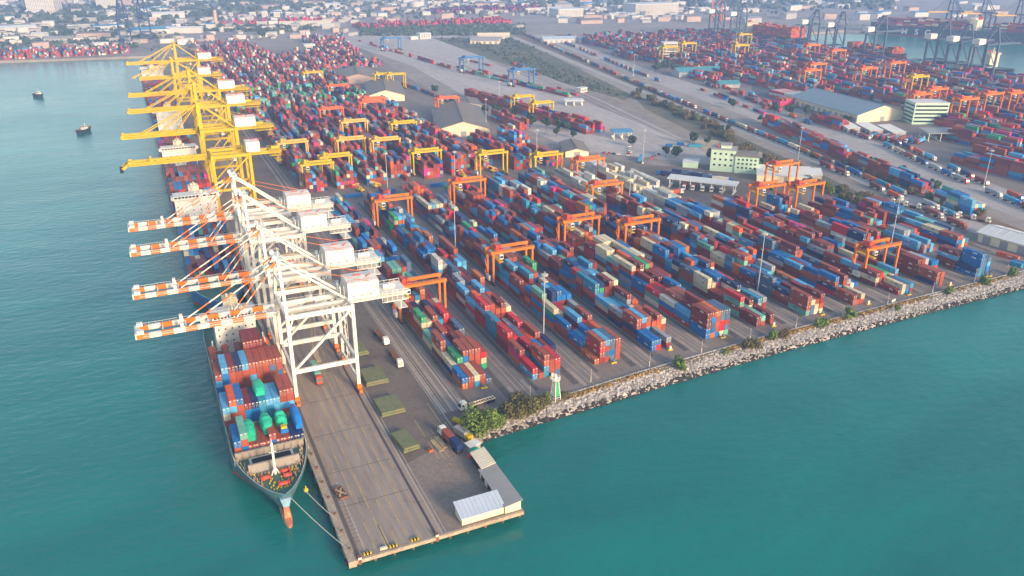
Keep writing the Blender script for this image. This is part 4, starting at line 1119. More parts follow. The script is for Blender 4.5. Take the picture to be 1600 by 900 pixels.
b = MB(); b.box(-7.6, 7.0, 18.2, 24.6, 4.6, 5.8, 0); b.box(-6.8, 6.2, 18.9, 23.9, 5.72, 5.84, 1); b.build('forward_hatch', [M['concrete_b'], M['dark']], s1)
b = MB(); b.bar((-.6, 12.6, 5), (-.6, 12.6, 17.5), .7); b.bar((-2.2, 12.0, 5), (-.6, 12.6, 8), .35); b.bar((1.0, 12.0, 5), (-.6, 12.6, 8), .35); b.bar((-1.8,12.6,14),(.6,12.6,14),.2); b.bar((-.6,12.6,15.6),(-.6,12.6,19),.22); b.build('foremast', M['white'], s1)
gg = random.Random(5)
def gear(nm, m, items):
    for q in items:
        b = MB(); x, y, l = q
        b.cyl((x-l/2, y, 5.9), (x+l/2, y, 5.9), .75, 8); b.box(x-l/2-.5, x-l/2-.1, y-.9, y+.9, 4.7, 6.8); b.box(x+l/2+.1, x+l/2+.5, y-.9, y+.9, 4.7, 6.8); b.build(nm, M[m], s1)
gear('windlass', 'red', ((2.4, 12.2, 2.2), (-4.0, 11.0, 2.0), (1.0, 5.4, 2.6), (2.8, 9.6, 1.6)))
b = MB()
for i in range(46):
    y = gg.uniform(3.5, 15); hw = 11*math.sin(min(1, y/32)*PI/2)**.62 - 1.0
    x = gg.uniform(-hw, hw); b.cyl((x, y, 4.9), (x, y, 6.0), .26, 6)
b.build('bollard', M['yellow'], s1)
b = MB()
for i in range(75):
    y = gg.uniform(6, 26); hw = 12.2*math.sin(min(1, y/32)*PI/2)**.62 - 1.2
    x = hw*gg.choice((-1, 1)) + gg.uniform(-1, .5); b.bar((x, y, 4.7), (x+gg.uniform(-.6,.6), y+gg.uniform(-.6,.6), 6.6), .22)
for i in range(12):
    x = -6.2+i*1.1; b.box(x, x+.7, 13.2, 14.3, 4.7, 6.0)
b.build('deck_fitting', M['tan'], s1)
b = MB()
for y in range(22, 106, 5):
    for s in (-1, 1): b.bar((s*12.3, y, 5.7), (s*12.3, y, 6.9), .08)
for s in (-1, 1): b.bar((s*12.3, 22, 6.9), (s*12.3, 106, 6.9), .08)
b.build('railing', M['white'], s1)
for s in (-1, 1):
    b = MB(); P3 = (s*10.6, 101, 12)
    b.blob(P3, (1.4, 3.6, 1.3), gg, 0, .03, 2); b.build('lifeboat', M['redorange'], s1)
    b = MB(); b.bar((s*11, 98.6, 5), (s*10.2, 98.6, 15), .4); b.bar((s*11, 103.4, 5), (s*10.2, 103.4, 15), .4); b.bar((s*11.6, 94, 8), (s*9.6, 99, 5), .4); b.build('davit', M['white'], s1)
# covered machines on the deck, blue covered crate
def tarp(x, y, z, w, l, h, m, label, cat='covered cargo'):
    b = MB(); k = 9; gq = random.Random(int(x*10+y)); prof = []
    for j in range(k):
        v = j/(k-1); hh = h*(.55 + .45*math.sin(v*PI)**.5*(1 if v > .4 else .85)) * gq.uniform(.92,1.05); ww = w/2*(.72+.28*math.sin(v*PI)**.4)*gq.uniform(.94,1.06)
        prof.append([(-ww, 0), (-ww*.97, hh*.6), (-ww*.6, hh*.95), (0, hh), (ww*.6, hh*.95), (ww*.97, hh*.6), (ww, 0)])
    for j in range(k):
        for (u, zz) in prof[j]: b.v.append((u, -l/2+l*j/(k-1), zz))
    for j in range(k-1):
        for i in range(6): b.f.append((j*7+i, j*7+i+1, j*7+8+i, j*7+7+i)); b.m.append(0)
    b.f.append(tuple(range(7))[::-1]); b.m.append(0); b.f.append(tuple(range((k-1)*7, k*7))); b.m.append(0)
    return tag(b.build('covered_machine', M[m], None, (x, y, z), smooth=False), label, cat, 'tarpaulin covered cargo on the ship')
tarp(-18.2, 68, 9.06, 4.4, 10.5, 4.2, 'green', 'green tarpaulin covered machine on the foredeck, leftmost of the front three')
tarp(-11.8, 70, 9.06, 4.2, 10.5, 4.2, 'green', 'green tarpaulin covered machine on the foredeck, middle of the front three')
tarp(-6.6, 71.5, 9.06, 4.0, 7.4, 3.9, 'green', 'green tarpaulin covered machine on the foredeck, right of the front three')
tarp(-11.2, 88.5, 14.2, 4.2, 9.2, 3.4, 'green', 'green tarpaulin covered machine one bay behind the front three')
tarp(-1.3, 70.5, 9.0, 3.2, 13, 4.6, 'bluetarp', 'bright blue covered cargo at the quay side of the foredeck')
b = MB(); b.box(-1.3,1.3,-1.4,1.4,0,1.4,0); b.box(-1.0,1.0,-.9,.9,1.42,2.3,1); tag(b.build('deck_machine', [M['bluetarp'], M['yellow']], None, (-6.6, 64.5, 9.1)), 'small blue and yellow machine in front of a green covered one', 'machine')
# 2..5 ships behind
ship('container ship with blue and red bow, second along the quay', (-12.6, 196, 0), 140, 25.6, 5.2, 6.4, 'hullblue', 'hullred', 'deckgreen', sup=(117, 24, 12, 7, 7, 25.5), bow=30, group='ships at the left quay')
ship('container ship with wide white bridge behind the second ship, third along the quay', (-12.5, 340, 0), 236, 25.8, 6.5, 7.6, 'hullred', 'hullred', 'deckgreen', sup=(121, 24, 12, 7, 6, 26), bow=22, group='ships at the left quay')
ship('container ship hidden mostly behind yellow cranes, fourth along the quay', (-11, 586, 0), 206, 26, 6.5, 7.6, 'hullblack', 'hullred', 'deckgreen', sup=(22, 21, 14, 7, 7, 26), bow=20, group='ships at the left quay')
ship('dark container ship with teal stern and white bridge, farthest along the left quay', (-12.5, 1052, 0), 236, 27, 8, 9.4, 'hullred', 'hullteal', 'deckgreen', rz=PI, group='ships at the left quay')
t5 = bpy.data.objects['container_ship.004']
superstructure(t5, 120, 25, 12, 8, 6, 27)
# ships over the far basin
d = Vector((1520-1385, 760-1088)); ms = ship('very long dark container ship with large white letters on its hull', (1378, 1100, 0), 372, 40, 14, 15, 'hullblack', 'hullred', 'deckgreen', rz=math.atan2(d.y, d.x)-PI/2, sup=(190, 36, 13, 14, 7, 40, True, 'cream'), bow=40, hold=False, bowrise=3)
for ch, y in (('M', 74), ('S', 97), ('C', 118)):
    cu = bpy.data.curves.new('hull_letter', 'FONT'); cu.body = ch; cu.size = 15; cu.extrude = .1; cu.align_x = 'CENTER'; cu.offset = .25; tmp = bpy.data.objects.new('tmp', cu); COL.objects.link(tmp); bpy.context.view_layer.update(); lm = bpy.data.meshes.new_from_object(tmp.evaluated_get(bpy.context.evaluated_depsgraph_get())); bpy.data.objects.remove(tmp); lm.materials.clear(); lm.materials.append(M['white'])
    o = link('hull_letter', lm, ms, (20.25, y, .2)); o.rotation_euler = (PI/2, 0, PI/2)
ship('dark ship stacked with orange red containers at the near side of the basin', (1062, 950, 0), 215, 34, 10, 11, 'hullblack', 'hullblack', 'deckgreen', sup=(142, 32, 12, 9, 6, 34, True, 'cream'), bow=26, hold=False)
ship('short ship with brown containers moored at the near side of the basin', (1060, 735, 0), 118, 27, 7, 8, 'hullblack', 'hullred', 'deckgreen', bow=18, hold=False)
ship('cream coloured ship with high bridge at the right of the basin', (1066, 560, 0), 120, 22, 6, 7, 'hullblack', 'hullred', 'deckgreen', sup=(30, 18, 14, 7, 6, 22, True, 'cream'), bow=18)
ship('dark ship with white stern house entering at the right edge', (1262, 640, 0), 130, 24, 6, 7, 'hullblack', 'hullred', 'deckgreen', rz=PI, sup=(16, 18, 14, 6, 6, 24), bow=18)
# tugs and a small launch
def tug(label, loc, rz, sc=1):
    t = thing('tugboat', label, 'tugboat', loc, rz, 'tugboats on the open water')
    hb = hull_mesh(26, 9.5, -1.0, .1, None, bow=9, stern=6, bowrise=1.3, draft=6)
    hb.build('hull', [M['hullblack'], M['hullblack'], M['rusty'], M['rubber']], t)
    b = MB(); b.box(-3, 3, 7, 16, -1, 1.8); b.box(-2.3, 2.3, 8, 13, 1.8, 4.4); h_ = b.build('wheelhouse', M['white'], t)
    b = MB(); b.box(-2.35, 2.35, 7.95, 13.05, 2.9, 3.9); b.build('window', M['glass'], h_)
    b = MB(); b.bar((0, 10, 4.4), (0, 10, 9), .3); b.bar((-1.4,10,7),(1.4,10,7),.2); b.build('mast', M['white'], t)
    for s in (-1, 1):
        b = MB(); b.cyl((s*1.8, 14.6, 1.8), (s*1.8, 14.6, 5.4), .6, 8); b.build('funnel', M['tan'], t)
    b = MB()
    for i in range(8): b.cyl((-4.9, 8+i*1.9, -1.6), (-4.5, 8+i*1.9, -1.6), .7, 8); b.cyl((4.5, 8+i*1.9, -1.6), (4.9, 8+i*1.9, -1.6), .7, 8)
    b.build('tyre_fender', M['rubber'], t); t.scale = (sc,)*3; return t
tug('dark tugboat with white wheelhouse, farther out on the left water', (-138, 945, 0), R(38), .62)
tug('dark tugboat with grey deck, nearer one on the left water', (-82, 712, 0), R(140), .64)
# mooring lines
def ropeline(p, q, sag, label):
    p, q = Vector(p), Vector(q); b = MB(); n = 10; prev = p
    for i in range(1, n+1):
        u = i/n; c = p.lerp(q, u); c.z -= sag*4*u*(1-u); b.cyl(prev, c, .11, 5, cap=False); prev = c
    tag(b.build('mooring_rope', M['rope']), label, 'rope', 'mooring ropes of the nearest ship')
ropeline((-11.6, 33.5, 5.0), (.9, 4.2, .9), .8, 'mooring rope from the bow tip to the pier corner')
ropeline((-6.0, 36.0, 3.6), (.8, 19.5, .9), .6, 'shorter mooring rope from the bow side to the pier edge')
b = MB(); b.blob((0,0,0), (.8,.8,.8), gg, 0, .02, 2); b.cyl((0,0,.6),(0,0,1.6),.2,6); tag(b.build('chafing_float', M['yellow'], None, (-5.4, 35.6, 3.2)), 'yellow float hanging at the bow where the shorter rope leaves', 'float')
# ------------------------------------------------------------------ trucks
b = MB(); b.cyl((-.24,0,0),(.24,0,0),.52,10); WHEEL = b.mesh('wheel', M['rubber'])
def truck(label, loc, rz, load, cab='white', L_=12.2, group='trucks queuing on the port roads', h=2.6, sub='c'):
    """articulated truck heading +y, origin under the coupling"""
    t = thing('truck', label, 'truck', loc, rz, group)
    key = (cab,)
    b = MB(); b.box(-1.2, 1.2, 2.2, 4.6, .9, 3.5); b.extr([(4.6,.9),(5.1,.95),(5.05,2.0),(4.6,3.3)], 'x', -1.2, 1.2); b.box(-1.1,1.1,2.3,4.2,3.5,3.9); cb = b.build('cab', M[cab], t)
    b = MB(); b.extr([(5.1,2.05),(5.14,2.05),(4.72,3.2),(4.66,3.2)], 'x', -1.05, 1.05); b.box(-1.23,1.23,3.6,4.4,2.2,3.1); b.build('windscreen', M['glass'], cb)
    b = MB(); b.box(-.5, .5, -2.2, 4.4, .7, 1.0); b.box(-.5, .5, -10.8, -.2, 1.0, 1.3)
    for y in (-10.8, -5.5, -.4): b.box(-1.2, 1.2, y-.15, y+.15, 1.15, 1.4)
    b.build('chassis', M['rusty'] if load != 'flat' else M['dark'], t)
    for y in (3.9, -.3, -1.6, -7.6, -8.9, -10.1):
        for s in (-1, 1): link('wheel', WHEEL, t, (s*.98, y, .52))
    if load in CC:
        b = MB(); L2 = L_
        if sub == 'two': b.box(-CW/2, CW/2, -4.8, 1.2, 1.42, 1.42+h, 0); b.box(-CW/2, CW/2, -11.0, -5.0, 1.42, 1.42+h, 1)
        else: b.box(-CW/2, CW/2, 1.2-L2, 1.2, 1.42, 1.42+h)
        b.build('cargo_box', [M['c_'+load], M['c_n']], t)
    elif load == 'flat':
        b = MB(); b.box(-1.2, 1.2, -11, 1.2, 1.35, 1.55)
        b.build('trailer_bed', M['rusty'], t)
    elif load == 'cream':
        b = MB()
        for x in (-1.1, 1.0): b.box(x, x+.14, -11, .4, 1.3, 1.6)
        for i in range(10): b.box(-.95, .99, -10.8+i*1.2, -10.5+i*1.2, 1.34, 1.56)
        b.build('trailer_frame', M['cream'], t)
    return t
TQ = {}
def tq(load, cab='white'):
    k = (load, cab)
    if k not in TQ:
        o = truck('x', (0,0,-500), 0, load, cab); TQ[k] = [o, snapshot(o), False]
    return TQ[k]
def put(load, cab, loc, rz, label, group='trucks queuing on the port roads'):
    e = tq(load, cab)
    if not e[2]:
        e[2] = True; o = e[0]; o.location = loc; o.rotation_euler = (0,0,rz); o['label'] = label; o['group'] = group; return o
    return dup(e[1], loc, rz, label, group)
put('flat', 'white', (49.6, 135, 0), PI+.05, 'white tractor with empty rusty trailer on the quay road, nearer of two', 'terminal tractors on the quay')
put('flat', 'white', (49.4, 112, 0), PI-.04, 'white tractor with empty rusty trailer on the quay road, close behind another', 'terminal tractors on the quay')
put('flat', 'white', (47.5, 187, 0), PI, 'white tractor coming along the quay road under a rear crane girder', 'terminal tractors on the quay')
put('t', 'red', (14.8, 112, 0), PI-.06, 'red cab tractor loaded green under the nearest white crane', 'terminal tractors on the quay')
put('cream', 'white', (64.5, 65.3, 0), R(98), 'white truck pulling an empty cream skeleton trailer near the rocks', 'terminal tractors on the quay')
o = truck('parked truck with red and navy boxes beside the pier sheds', (48.2, 48.6, 0), R(6), 'r', 'white', group='terminal tractors on the quay', sub='two')
g = random.Random(77)
LOADS = ['r','m','O','m','r','b','n','c','y','o','r','m','s','T']
def route(pts, gap, name, seed, n0=0, jitter=1.5, occ=.93, rev=False):
    q = random.Random(seed); pts = [Vector(p) for p in pts]; d0 = 0; i = 0; idx = 0; pos = 0
    seg = [(a, c, (c-a).length) for a, c in zip(pts, pts[1:])]; tot = sum(x[2] for x in seg); s_ = 4
    cnt_ = 0
    while s_ < tot-6 and cnt_ < 44:
        a = s_
        for p, c, l in seg:
            if a <= l: break
            a -= l
        dv = (c-p).normalized(); P = p + dv*a
        if q.random() < occ:
            ld = q.choice(LOADS); rz = math.atan2(dv.y, dv.x) - PI/2
            put(ld, q.choice(['white','white','farwhite','blue','roofgrey','red']), (P.x, P.y, .02), rz, f"truck with {CN[ld]} box, {ordw(cnt_)} in the line {name}", 'trucks queuing on the port roads'); cnt_ += 1
        s_ += gap + q.uniform(-1, 1)*jitter
route([(563,745),(527,565),(508,470),(494,380),(474,280),(454,190),(440,132)], 18.0, 'on the road beside the railway', 1)
route([(592,410),(566,316),(545,262),(525,205),(508,150),(500,110)], 18.5, 'on the far left lane', 2)
route([(601,380),(580,310),(556,250),(536,200),(518,150),(510,120)], 19, 'on the far right lane', 3)
route([(466,290),(456,240),(447,205),(434,150),(428,120)], 22, 'along the scrub verge', 4, occ=.8)
route([(700,1210),(660,1020),(610,800),(590,700)], 19, 'far up the second road', 5, occ=.8)
route([(262,940),(272,870),(282,800),(288,730),(290,690)], 13, 'past the brown sheds', 6, occ=.9)
route([(690,1330),(640,1110),(575,800),(541,640),(520,560)], 15, 'beyond the railway', 7, occ=.85)
route([(300,1400),(292,1200),(286,1020)], 15, 'beside the far stacks', 8, occ=.85)
route([(578,430),(612,560),(640,700)], 17, 'before the teal roofed halls', 9, occ=.8)
lq = random.Random(41)
for k in range(1, 11):
    for j in range(2):
        put(lq.choice(LOADS), lq.choice(['white', 'white', 'blue', 'red']), (BX[k]+18.9, lq.uniform(96, BEND[k]-20) if j else lq.uniform(90, 150), .03), PI*lq.choice((0, 1)), f"truck in the aisle right of the {ordw(k)} block, {'nearer the water' if not j else 'deeper in the yard'}", 'trucks in the yard aisles')
# trucks parked by the gate
for i, (x, y, rz, ld, cab) in enumerate(((347,316,-2.5,'n','white'),(351,309,-2.5,'d','white'),(355,301,-2.5,'n','white'),(359,293,-2.5,'d','white'),(363,286,-2.5,'w','blue'),(310,275,-1.6,'O','white'),(293,295,-1.3,'n','white'),(297,290,-1.3,'n','white'),(301,284,-1.3,'d','white'),(330,323,.6,'n','blue'),(342,372,-.7,'T','blue'))):
    put(ld, cab, (x, y, .03), rz, f"truck with {CN[ld]} box parked around the gate building, {ordw(i)} from the office front", 'trucks parked around the gate')
for i, (x, y) in enumerate(((325.5,287),(330.5,283),(335.5,278),(340.5,274),(345.5,269.5))):
    put(g.choice(['m','y','r','c','d']), 'white', (x-2.2, y-2.2, .03), R(138), f"truck driving in under the toll canopy, {ordw(i)} lane from the left", 'trucks parked around the gate')
for i in range(14):
    put(g.choice(LOADS), g.choice(['white','red','blue']), (584+i*2.9-(i//7)*17, 352-(i%7)*3.8-(i//7)*11, .03), R(110), f"truck parked in the lot by the white roofed sheds, {ordw(i)} of its row", 'trucks parked in the far lot')
for i in range(8):
    put('flat', 'white', (432+i*3.2, 196-i*8.0, .03), R(200), f"bare trailer truck parked beside the shed, {ordw(i)} towards the water", 'bare trucks by the shed')

# ------------------------------------------------------------------ buildings
def windows(mb, x0, x1, y, z0, z1, n, rows, ax='x', sgn=-1, wfrac=.6, hfrac=.5):
    for r_ in range(rows):
        for i in range(n):
            a = x0 + (i+.5)*(x1-x0)/n; w_ = (x1-x0)/n*wfrac/2; zc = z0 + (r_+.5)*(z1-z0)/rows; h_ = (z1-z0)/rows*hfrac/2
            lo_, hi_ = (y-.05, y+.002) if sgn < 0 else (y-.002, y+.05)
            if ax == 'x': mb.box(a-w_, a+w_, lo_, hi_, zc-h_, zc+h_)
            else: mb.box(lo_, hi_, a-w_, a+w_, zc-h_, zc+h_)
def warehouse(label, x, y, rz, w, l, eave, ridge, roof, wall='cream', over=1.2, name='warehouse', cat='warehouse', doors=0, openings=True):
    """gable ends face +-y local; ridge runs along y"""
    t = thing(name, label, cat, (x, y, 0), rz)
    b = MB(); b.extr([(-w/2, 0), (w/2, 0), (w/2, eave), (0, ridge), (-w/2, eave)], 'y', -l/2, l/2); b.build('wall', M[wall], t)
    b = MB(); th = .35; sl = (ridge-eave)/(w/2)
    for s in (-1, 1):
        e = s*(w/2+over); ze = eave - over*sl
        b.quadbox([(0,-l/2-over,ridge+.02),(e,-l/2-over,ze+.02),(e,l/2+over,ze+.02),(0,l/2+over,ridge+.02),(0,-l/2-over,ridge+th),(e,-l/2-over,ze+th),(e,l/2+over,ze+th),(0,l/2+over,ridge+th)])
        n = int(l/5)
        for i in range(n):
            yy = -l/2 + (i+.5)*l/n; b.bar((s*.4, yy, ridge+th+.03), (e*.98, yy, ze+th+.05), .3, .12)
    b.bar((0,-l/2-over,ridge+th+.1),(0,l/2+over,ridge+th+.1),.8,.3)
    b.build('roof', M[roof], t)
    if openings:
        n = max(2, int(l/9))
        for i in range(n):
            yy = -l/2 + (i+.5)*l/n
            for s in (-1, 1): b = MB(); b.box(s*w/2-.04, s*w/2+.04, yy-2.4, yy+2.4, .05, min(4.6, eave-.8)); b.build('door', M['roofgrey'], t)
        b = MB(); b.box(-2.6, 2.6, -l/2-.06, -l/2+.0, .05, min(4.8, eave-.5)); b.build('door', M['roofgrey'], t)
    return t
# pier sheds
def pent(label, x0, x1, y0, y1, zlo, zhi, high, roof, wall, name='pier_shed', wallfront=True):
    t = thing(name, label, 'shed', ((x0+x1)/2, (y0+y1)/2, 0), 0); cx, cy = (x1-x0)/2, (y1-y0)/2
    if high in 'WE': pr = [(-cx, 0), (cx, 0), (cx, zhi if high == 'E' else zlo), (-cx, zlo if high == 'E' else zhi)]
    else: pr = None
    b = MB()
    if pr: b.extr(pr, 'y', -cy, cy)
    else: b.extr([(-cy, 0), (cy, 0), (cy, zhi if high == 'N' else zlo), (-cy, zlo if high == 'N' else zhi)], 'x', -cx, cx)
    b.build('wall', M[wall], t)
    b = MB(); o_ = .5
    def zz(x, y):
        u = {'E': (x+cx)/(2*cx), 'W': (cx-x)/(2*cx), 'N': (y+cy)/(2*cy), 'S': (cy-y)/(2*cy)}[high]; return zlo+(zhi-zlo)*u
    C = [(-cx-o_,-cy-o_),(cx+o_,-cy-o_),(cx+o_,cy+o_),(-cx-o_,cy+o_)]
    b.quadbox([(x,y,zz(x,y)+.02) for x,y in C]+[(x,y,zz(x,y)+.22) for x,y in C])
    n = int((2*cx if high in 'NS' else 2*cy)/1.3)
    for i in range(n):
        if high in 'NS': x = -cx+(i+.5)*2*cx/n; b.bar((x,-cy-o_,zz(x,-cy-o_)+.25),(x,cy+o_,zz(x,cy+o_)+.25),.12,.08)
        else: y = -cy+(i+.5)*2*cy/n; b.bar((-cx-o_,y,zz(-cx-o_,y)+.25),(cx+o_,y,zz(cx+o_,y)+.25),.12,.08)
    b.build('roof', M[roof], t)
    b = MB()
    if cy > cx:
        for i in range(4): y = -cy+(i+.5)*2*cy/4; b.box(-cx-.05, -cx+.0, y-1.4, y+1.4, .05, 2.3)
    else:
        for i in range(4): x = -cx+(i+.5)*2*cx/4; b.box(x-1.4, x+1.4, cy, cy+.05, .05, 2.6)
    b.build('opening', M['dark'], t); return t
pent('low cream roofed pier shed at the land end of the three', 51.6, 56.0, 22.6, 32.2, 3.3, 4.1, 'E', 'roofcream', 'cream')
pent('long grey roofed pier shed running along the pier end', 50.6, 56.1, 1.2, 22.3, 2.9, 3.7, 'E', 'roofgrey', 'cream')
pent('blue grey roofed pier shed with cream wall facing the water', 36.0, 50.3, 1.6, 7.6, 2.7, 4.3, 'N', 'roofpaleblue', 'cream')
# warehouses
warehouse('large brown roofed warehouse with cream gable in the middle yard', 256, 572, R(-17), 50, 112, 7, 14, 'roofbrown', 'cream')
warehouse('brown roofed shed with pale gable, left of the large one', 238, 775, R(-14), 42, 100, 7, 13, 'roofbrown', 'cream')
warehouse('low brown warehouse farthest among the green containers', 238, 905, R(-12), 46, 80, 7, 12.5, 'roofbrown', 'farpink')
warehouse('small brown roofed shed with cream end beside a yellow gantry crane', 304, 420, R(-20), 20, 36, 5, 7.5, 'roofbrown', 'cream', name='storage_shed', cat='shed')
warehouse('dark low open shed behind the large brown warehouse', 300, 660, R(-14), 26, 40, 5, 7.5, 'roofbrown', 'fargrey', name='storage_shed', cat='shed')
warehouse('huge blue grey roofed warehouse with cream gable on the far right', 662, 462, R(-7), 62, 112, 8, 16, 'roofslate', 'cream')
warehouse('long teal roofed hall beside the dark trees', 672, 742, R(80), 24, 64, 7, 11, 'roofteal', 'fargrey')
warehouse('small teal roofed canopy hall', 648, 645, R(75), 16, 26, 5, 8, 'roofteal', 'fargrey', name='storage_shed', cat='shed')
warehouse('pale roofed long shed at the right edge beside the parked trailers', 433, 86, R(8), 22, 62, 6, 8.4, 'roofwhite', 'cream', name='storage_shed', cat='shed')
warehouse('cream gabled hall on the far tarmac by the scrub field', 560, 1225, R(60), 30, 52, 6, 11, 'roofgrey', 'cream')
for i, (x, y) in enumerate(((592,392),(604,376),(616,360))):
    pent(f'flat white roofed shed in the truck lot, {ordw(i)} of the slanting three', x-6, x+6, y-18, y+18, 4.6, 5.2, 'E', 'roofwhite', 'fargrey', name='lot_shed').rotation_euler = (0,0,R(-24))
def canopy(label, x, y, rz, w, l, z, cols, roof, name='canopy', tilt=.6):
    t = thing(name, label, 'canopy', (x,y,0), rz)
    b = MB(); b.quadbox([(-w/2,-l/2,z),(w/2,-l/2,z+tilt),(w/2,l/2,z+tilt),(-w/2,l/2,z),(-w/2,-l/2,z+.7),(w/2,-l/2,z+tilt+.7),(w/2,l/2,z+tilt+.7),(-w/2,l/2,z+.7)]); b.build('roof', M[roof], t)
    for i in range(cols):
        yy = -l/2+2+i*(l-4)/(cols-1)
        b = MB()
        for x_ in (-w/2+1.2, w/2-1.2): b.box(x_-.3, x_+.3, yy-.3, yy+.3, .3, z+.1)
        b.box(-w/2-.5, w/2+.5, yy-.7, yy+.7, 0, .3); b.box(-1.1, 1.1, yy-.65, yy+.65, .3, 2.6); b.build('booth', M['white'], t)
    return t
canopy('white toll gate canopy on posts in front of the office building', 335, 279, R(40), 11, 51, 6.2, 7, 'roofwhite', 'toll_canopy')
canopy('wide flat grey canopy on posts in the far truck lot', 650, 318, R(62), 22, 58, 7, 6, 'roofgrey')
canopy('blue roofed fuel canopy on the pale tarmac', 372, 452, R(70), 14, 20, 6, 3, 'roofblue')
canopy('small white roofed canopy by the road junction', 412, 618, R(70), 12, 22, 5, 3, 'roofwhite')
def office(label, x, y, rz, boxes, wall, roof, wins, name='office_building'):
    t = thing(name, label, 'office building', (x,y,0), rz)
    for (x0,x1,y0,y1,z0,z1) in boxes:
        b = MB(); b.box(x0,x1,y0,y1,z0,z1); w_ = b.build('wall', M[wall], t)
        b = MB(); b.box(x0-.5,x1+.5,y0-.5,y1+.5,z1,z1+.5); b.build('roof', M[roof], t)
    b = MB()
    for q in wins: windows(b, *q)
    b.build('window', M['glass'], t); return t
ob = office('pale green four storey gate office with a brown roofed wing', 387, 316, R(-42), [(-13,6,-6.5,6.5,0,17.5),(6.02,24,-7.5,7.5,0,13.5),(-6,2,-3,5,18.02,20.5)], 'mint', 'roofgrey',
    [(-12,5,-6.5,3,16.5,4,3,'x',-1,.4,.35),(7,23,-7.5,3,12.5,5,3,'x',-1,.5,.45),(-6,6,-13,3,16,3,3,'y',-1,.4,.4),(-6.6,6.6,24,6,12,3,2,'y',1,.4,.4)])
b = MB(); b.quadbox([(4.5,-9,13.9),(26,-9,13.9),(26,9,13.9),(4.5,9,13.9),(7,-5,15.6),(23,-5,15.6),(23,5,15.6),(7,5,15.6)]); b.build('roof', M['roofbrown'], ob)
b = MB()
for i in range(5): b.bar((-11+i*3.4,2,17.8),(-11+i*3.4,2,21+i%2*1.5),.25)
b.blob((-8,-2,19.4),(1.2,1.2,1.2),g,0,.02,2); b.build('rooftop_aerials', M['red'], ob)
pent('low flat roofed annex beside the pale green office', 392, 432, 262, 296, 5.0, 5.6, 'E', 'roofwhite', 'cream', name='annex').rotation_euler = (0,0,R(-40))
pent('flat white canopy wing extending right of the annex', 418, 440, 262, 284, 4.4, 5.0, 'E', 'roofwhite', 'fargrey', name='annex').rotation_euler = (0,0,R(-40))
pent('small flat roofed wing left of the pale green office', 362, 374, 332, 344, 4.4, 4.8, 'E', 'roofwhite', 'mint', name='annex').rotation_euler = (0,0,R(-42))
pent('cream flat roofed store beside the white refrigerated trailers', 290, 302, 330, 346, 5, 5.6, 'E', 'roofcream', 'cream', name='annex').rotation_euler = (0,0,R(-38))
office('white and green banded five storey office on the far right', 690, 385, R(-25), [(-17,17,-11,11,0,21)], 'mint', 'roofwhite', [(-16.5,16.5,-11,1,20,1,5,'x',-1,.97,.45),(-10.5,10.5,-17,1,20,1,5,'y',-1,.97,.45)])
office('white six storey tower block behind the teal roofed hall', 712, 868, R(-20), [(-11,11,-8,8,0,30),(11.02,30,-9,9,0,8)], 'farwhite', 'roofwhite', [(-10.5,10.5,-8,2,29,1,7,'x',-1,.97,.4),(-7.5,7.5,-11,2,29,1,7,'y',-1,.97,.4)])
office('small white two storey house on the pale tarmac', 482, 1345, R(10), [(-12,12,-8,8,0,10),(-30,-14,-6,6,0,5)], 'farwhite', 'roofwhite', [(-11,11,-8,2,9,6,2,'x',-1,.5,.5)])
office('round fronted white control tower among the stacks', 236, 1205, 0, [(-8,8,-8,8,0,6),(-6,6,-6,6,6.02,12),(-9,9,-9,9,12.52,15)], 'farwhite', 'roofwhite', [(-5.5,5.5,-6,7,11,1,1,'x',-1,.9,.5)])
office('small white gate house by the road junction', 462, 690, R(20), [(-6,6,-4,4,0,5)], 'farwhite', 'roofwhite', [(-5,5,-4,1,4,3,1,'x',-1,.5,.5)])
for i, (x, y, w_, l, m) in enumerate(((604,1290,60,16,'roofcream'),(690,1180,70,20,'roofpaleblue'),(735,1160,34,20,'roofteal'),(420,1480,0,0,''),(330,1700,110,24,'roofcream'))):
    if w_: warehouse(f'long pale industrial shed beyond the scrub field, {ordw(i)} from the left', x, y, R(80 if i else 70), l, w_, 7, 10, m, 'farwhite')
# towers
def tower(label, x, y, h, r, top):
    t = thing('water_tower', label, 'tower', (x,y,0))
    b = MB(); b.cyl((0,0,0),(0,0,h),r,14,r2=r*.75); b.build('shaft', M['tower'], t)
    b = MB(); b.cyl((0,0,h),(0,0,h+8),r*1.2,16,r2=r*1.9); b.cyl((0,0,h+8),(0,0,h+14),r*1.9,16,r2=r*1.7); b.build('tank', M[top], t)
tower('tall pink tower with a dark round head beyond the left terminal', 150, 1780, 34, 4.6, 'bluegrey')
def block(label, x, y, w_, d_, h, m, group=None, name='apartment_block', cat='apartment block'):
    t = thing(name, label, cat, (x,y,0), 0, group)
    b = MB(); b.box(-w_/2,w_/2,-d_/2,d_/2,0,h); b.build('wall', M[m], t)
    b = MB(); n = max(3, int(w_/4)); windows(b, -w_/2+1, w_/2-1, -d_/2, 2, h-1, n, max(2, int(h/3.2)), 'x', -1, .5, .45); b.build('window', M['glass'], t)
    b = MB(); b.box(-w_/2-.4,w_/2+.4,-d_/2-.4,d_/2+.4,h+.01,h+.7); b.build('roof', M['roofwhite'], t)
block('white high rise apartment block at the upper left, wider one', -222, 2300, 62, 24, 75, 'farwhite'); block('grey narrow high rise beside the wide white one', -186, 2306, 26, 24, 58, 'fargrey')
block('cream high rise apartment block, right of the wide white one', -70, 2470, 52, 24, 52, 'farwhite'); block('small pink high rise between the two cream ones', -20, 2520, 30, 20, 40, 'farpink')
block('large cream industrial hall near the horizon, upper right', 1205, 1660, 130, 60, 26, 'farwhite', None, 'industrial_hall', 'hall')
